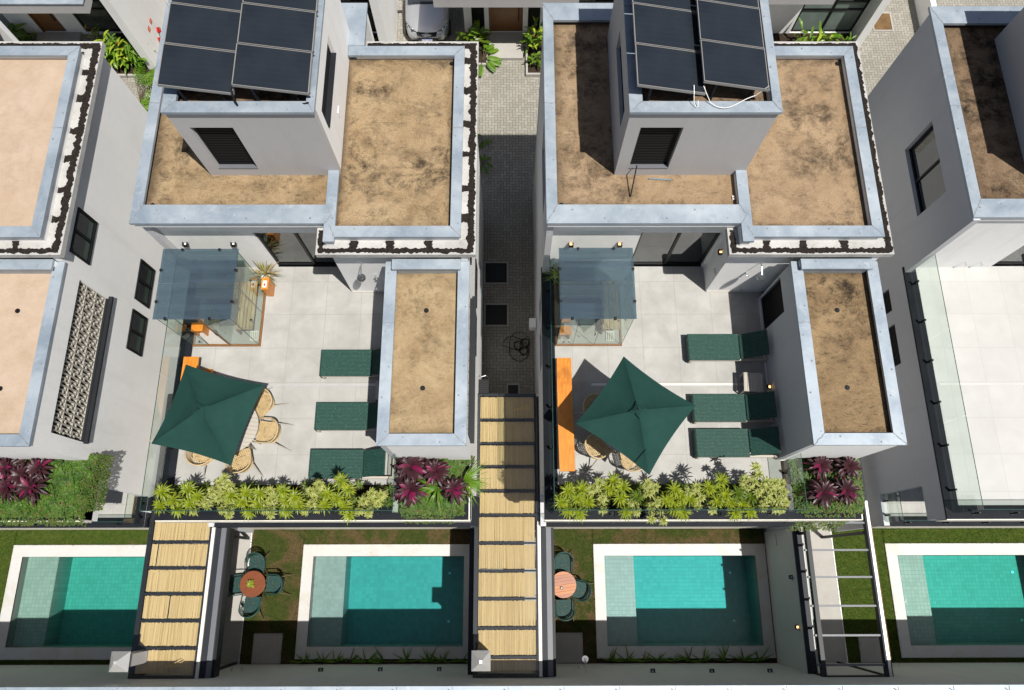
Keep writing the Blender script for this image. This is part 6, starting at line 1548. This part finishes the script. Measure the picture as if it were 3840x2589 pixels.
# parked car in the carport, nose towards the camera
def car(x, y0):
    t = thing('parked_car', 'silver hatchback parked nose out in the carport at the top', 'car', (x, y0 + 2.0, 0))
    # (distance from nose, half width, bottom z, shoulder z, centre z)
    S = [(0.0, 0.40, 0.32, 0.50, 0.56), (0.07, 0.62, 0.24, 0.56, 0.64), (0.20, 0.74, 0.20, 0.64, 0.71), (0.42, 0.81, 0.19, 0.72, 0.79), (0.75, 0.835, 0.19, 0.80, 0.87), (1.15, 0.845, 0.19, 0.86, 0.93), (1.35, 0.85, 0.19, 0.88, 0.95),
         (2.2, 0.855, 0.19, 0.92, 0.95), (3.2, 0.85, 0.19, 0.93, 0.96), (3.75, 0.80, 0.22, 0.90, 0.95), (3.92, 0.70, 0.32, 0.80, 0.86)]
    m = MB(); rings = []
    for (d, hw, zb, zs_, zc_) in S:
        rg = [(-hw * 0.86, zb), (-hw * 0.97, zb + 0.10), (-hw, (zb + zs_) / 2), (-hw * 0.985, zs_ - 0.06), (-hw * 0.93, zs_), (-hw * 0.72, zs_ + (zc_ - zs_) * 0.55), (-hw * 0.35, zc_ - 0.005), (0, zc_)]
        rg = rg + [(-a, b) for a, b in rg[-2::-1]]
        b = len(m.v); m.v += [(x + a, y0 + d + (0.06 * (abs(a) / max(hw, .01)) ** 2 if d < 0.5 else 0), z) for a, z in rg]; rings.append((b, len(rg)))
    n_ = rings[0][1]
    for i in range(len(rings) - 1):
        for k in range(n_ - 1): m.f.append((rings[i][0] + k, rings[i][0] + k + 1, rings[i + 1][0] + k + 1, rings[i + 1][0] + k)); m.mi.append(0)
    m.f.append(tuple(rings[0][0] + k for k in range(n_))); m.mi.append(0)
    m.f.append(tuple(rings[-1][0] + k for k in range(n_))); m.mi.append(0)
    m.build('body', 'carpaint', t, smooth=True)
    # glasshouse
    m = MB()
    base = [(-0.74, 1.22, 0.93), (0.74, 1.22, 0.93), (0.76, 3.65, 0.95), (-0.76, 3.65, 0.95)]; top = [(-0.56, 1.95, 1.42), (0.56, 1.95, 1.42), (0.56, 3.25, 1.42), (-0.56, 3.25, 1.42)]
    b = len(m.v); m.v += [(x + a, y0 + d, z) for a, d, z in base + top]
    for q in ((0, 1, 5, 4), (1, 2, 6, 5), (2, 3, 7, 6), (3, 0, 4, 7)): m.f.append(tuple(b + i for i in q)); m.mi.append(0)
    m.build('windscreen', 'collector', t)
    m = MB(); b = len(m.v); m.v += [(x + a, y0 + d, z + 0.004) for a, d, z in top] + [(x + a * 0.9, y0 + (d - 2.6) * 0.9 + 2.6, 1.47) for a, d, z in top]
    m.f = [(0, 1, 5, 4), (1, 2, 6, 5), (2, 3, 7, 6), (3, 0, 4, 7), (4, 5, 6, 7)]; m.mi = [0] * 5; m.build('roof', 'carpaint', t, smooth=False)
    # bonnet creases, grille, lamps
    for sx in (-1, 1):
        m = MB(); m.bar((x + sx * 0.50, y0 + 0.36, 0.745), (x + sx * 0.60, y0 + 1.18, 0.915), 0.012, 0.012); m.build('bonnet_crease', 'carpaint', t)
        m = MB(); P_ = [(0.36, 0.155, 0.60), (0.60, 0.205, 0.60), (0.77, 0.40, 0.66), (0.80, 0.60, 0.74), (0.74, 0.50, 0.755), (0.58, 0.30, 0.72), (0.40, 0.20, 0.675)]
        b = len(m.v); m.v += [(x + sx * a, y0 + d - 0.015, z + 0.012) for a, d, z in P_]; m.f.append(tuple(range(b, b + 7))); m.mi.append(0)
        hl = m.build('headlight', 'winglass', t)
        m = MB(); m.cyl((x + sx * 0.60, y0 + 0.30), 0.05, 0.70, 0.735, 14); m.cyl((x + sx * 0.72, y0 + 0.42), 0.035, 0.735, 0.765, 12); m.build('lamp_reflector', 'chrome', hl)
        m = MB(); m.box(x + sx * 0.46 - 0.12, y0 + 0.035, 0.33, x + sx * 0.46 + 0.12, y0 + 0.055, 0.40); m.build('fog_light_recess', 'black', t)
        m = MB(); m.bar((x + sx * 0.80, y0 + 1.45, 1.0), (x + sx * 0.98, y0 + 1.42, 1.03), 0.10, 0.13); m.build('wing_mirror', 'carpaint', t)
        for yy in (0.72, 3.15):
            m = MB()
            for k in range(20):
                a0, a1 = 2 * PI * k / 20, 2 * PI * (k + 1) / 20; xx0, xx1 = x + sx * 0.70, x + sx * 0.86
                m.quad((xx0, y0 + yy + 0.3 * math.cos(a0), 0.3 + 0.3 * math.sin(a0)), (xx0, y0 + yy + 0.3 * math.cos(a1), 0.3 + 0.3 * math.sin(a1)), (xx1, y0 + yy + 0.3 * math.cos(a1), 0.3 + 0.3 * math.sin(a1)), (xx1, y0 + yy + 0.3 * math.cos(a0), 0.3 + 0.3 * math.sin(a0)))
                m.quad((xx1, y0 + yy, 0.3), (xx1, y0 + yy + 0.3 * math.cos(a0), 0.3 + 0.3 * math.sin(a0)), (xx1, y0 + yy + 0.3 * math.cos(a1), 0.3 + 0.3 * math.sin(a1)))
            m.build('wheel', 'tyre', t)
    m = MB(); b = 0
    gp = [(-0.36, 0.16, 0.60), (0.36, 0.16, 0.60), (0.40, 0.215, 0.69), (0.2, 0.165, 0.715), (0, 0.15, 0.722), (-0.2, 0.165, 0.715), (-0.40, 0.215, 0.69)]
    m.v = [(x + a, y0 + d - 0.10 - 0.02, z + 0.0) for a, d, z in gp[:2]] + [(x + a, y0 + d - 0.06, z + 0.012) for a, d, z in gp[2:]]
    m.f = [tuple(range(7))]; m.mi = [0]; m.build('grille', 'black', t)
    m = MB(); m.bar((x - 0.42, y0 + 0.02, 0.565), (x + 0.42, y0 + 0.02, 0.565), 0.02, 0.014); m.build('chrome_strip', 'chrome', t)
    m = MB(); m.bar((x - 0.62, y0 + 0.03, 0.27), (x + 0.62, y0 + 0.03, 0.27), 0.03, 0.09); m.build('lower_intake', 'black', t)
    m = MB(); m.bar((x - 0.66, y0 + 0.0, 0.205), (x + 0.66, y0 + 0.0, 0.205), 0.04, 0.03); m.build('bumper_lip', 'chrome', t)
    # number plate, leaning back a little
    pn = Vector((0, -0.85, 0.53)); pz = 0.44; py = y0 - 0.045
    m = MB(); m.bar((x - 0.20, py, pz), (x + 0.20, py, pz), 0.012, 0.13, (0, 0.30, 1)); pl_ = m.build('number_plate', 'cerwhite', t)
    rx = PI / 2 - math.atan2(0.30, 1)
    m = MB(); m.bar((x - 0.195, py - 0.006 + 0.014, pz + 0.049), (x + 0.195, py - 0.006 + 0.014, pz + 0.049), 0.008, 0.028, (0, 0.30, 1)); m.build('plate_band', 'blue', pl_)
    text_mesh('plate_text', 'QOU6E83', 0.095, 'black', pl_, (x, py - 0.012, pz - 0.016), (rx, 0, 0), 0.001)
    # round emblem: letter V over letter W in a ring
    ey, ez = y0 + 0.055, 0.665; al = 0.75
    def E_(u, v): return (x + u, ey - 0.02 + v * math.cos(al) * 0.9 - 0.01, ez + v * math.sin(al) + 0.02)
    m = MB(); m.tube([E_(0.075 * math.cos(i * PI / 12), 0.075 * math.sin(i * PI / 12)) for i in range(25)], 0.007, 5)
    m.tube([E_(-0.035, 0.062), E_(0, 0.008), E_(0.035, 0.062)], 0.006, 4); m.tube([E_(-0.066, 0.022), E_(-0.032, -0.06), E_(0, -0.006), E_(0.032, -0.06), E_(0.066, 0.022)], 0.006, 4)
    m.build('emblem', 'chrome', t)
    m = MB(); m.bar((x - 0.55, y0 + 1.27, 0.965), (x + 0.1, y0 + 1.23, 0.96), 0.015, 0.012); m.bar((x + 0.05, y0 + 1.27, 0.965), (x + 0.6, y0 + 1.25, 0.96), 0.015, 0.012); m.build('wiper', 'black', t)
car(-3.14, 19.38)

wall_lamp(X3(-3.05) - 5.0, 7.62, 7.75, 0, -1, 'left wall lamp on the white wall of the empty pale terrace')
for k, x in enumerate((11.55, 11.95)): tap(x, 7.47, 6.55, 0, -1, '%s chrome tap on the white wall of the empty pale terrace' % ('left', 'right')[k])

m = MB(); m.tube([(-5.42, 2.86, T + 0.012), (-5.33, 2.80, T + 0.02), (-5.20, 2.76, T + 0.012)], 0.005, 5)
tag(m.build('twig', 'stem'), 'thin dry twig on the left terrace tiles between dining chairs and loungers', 'twig')
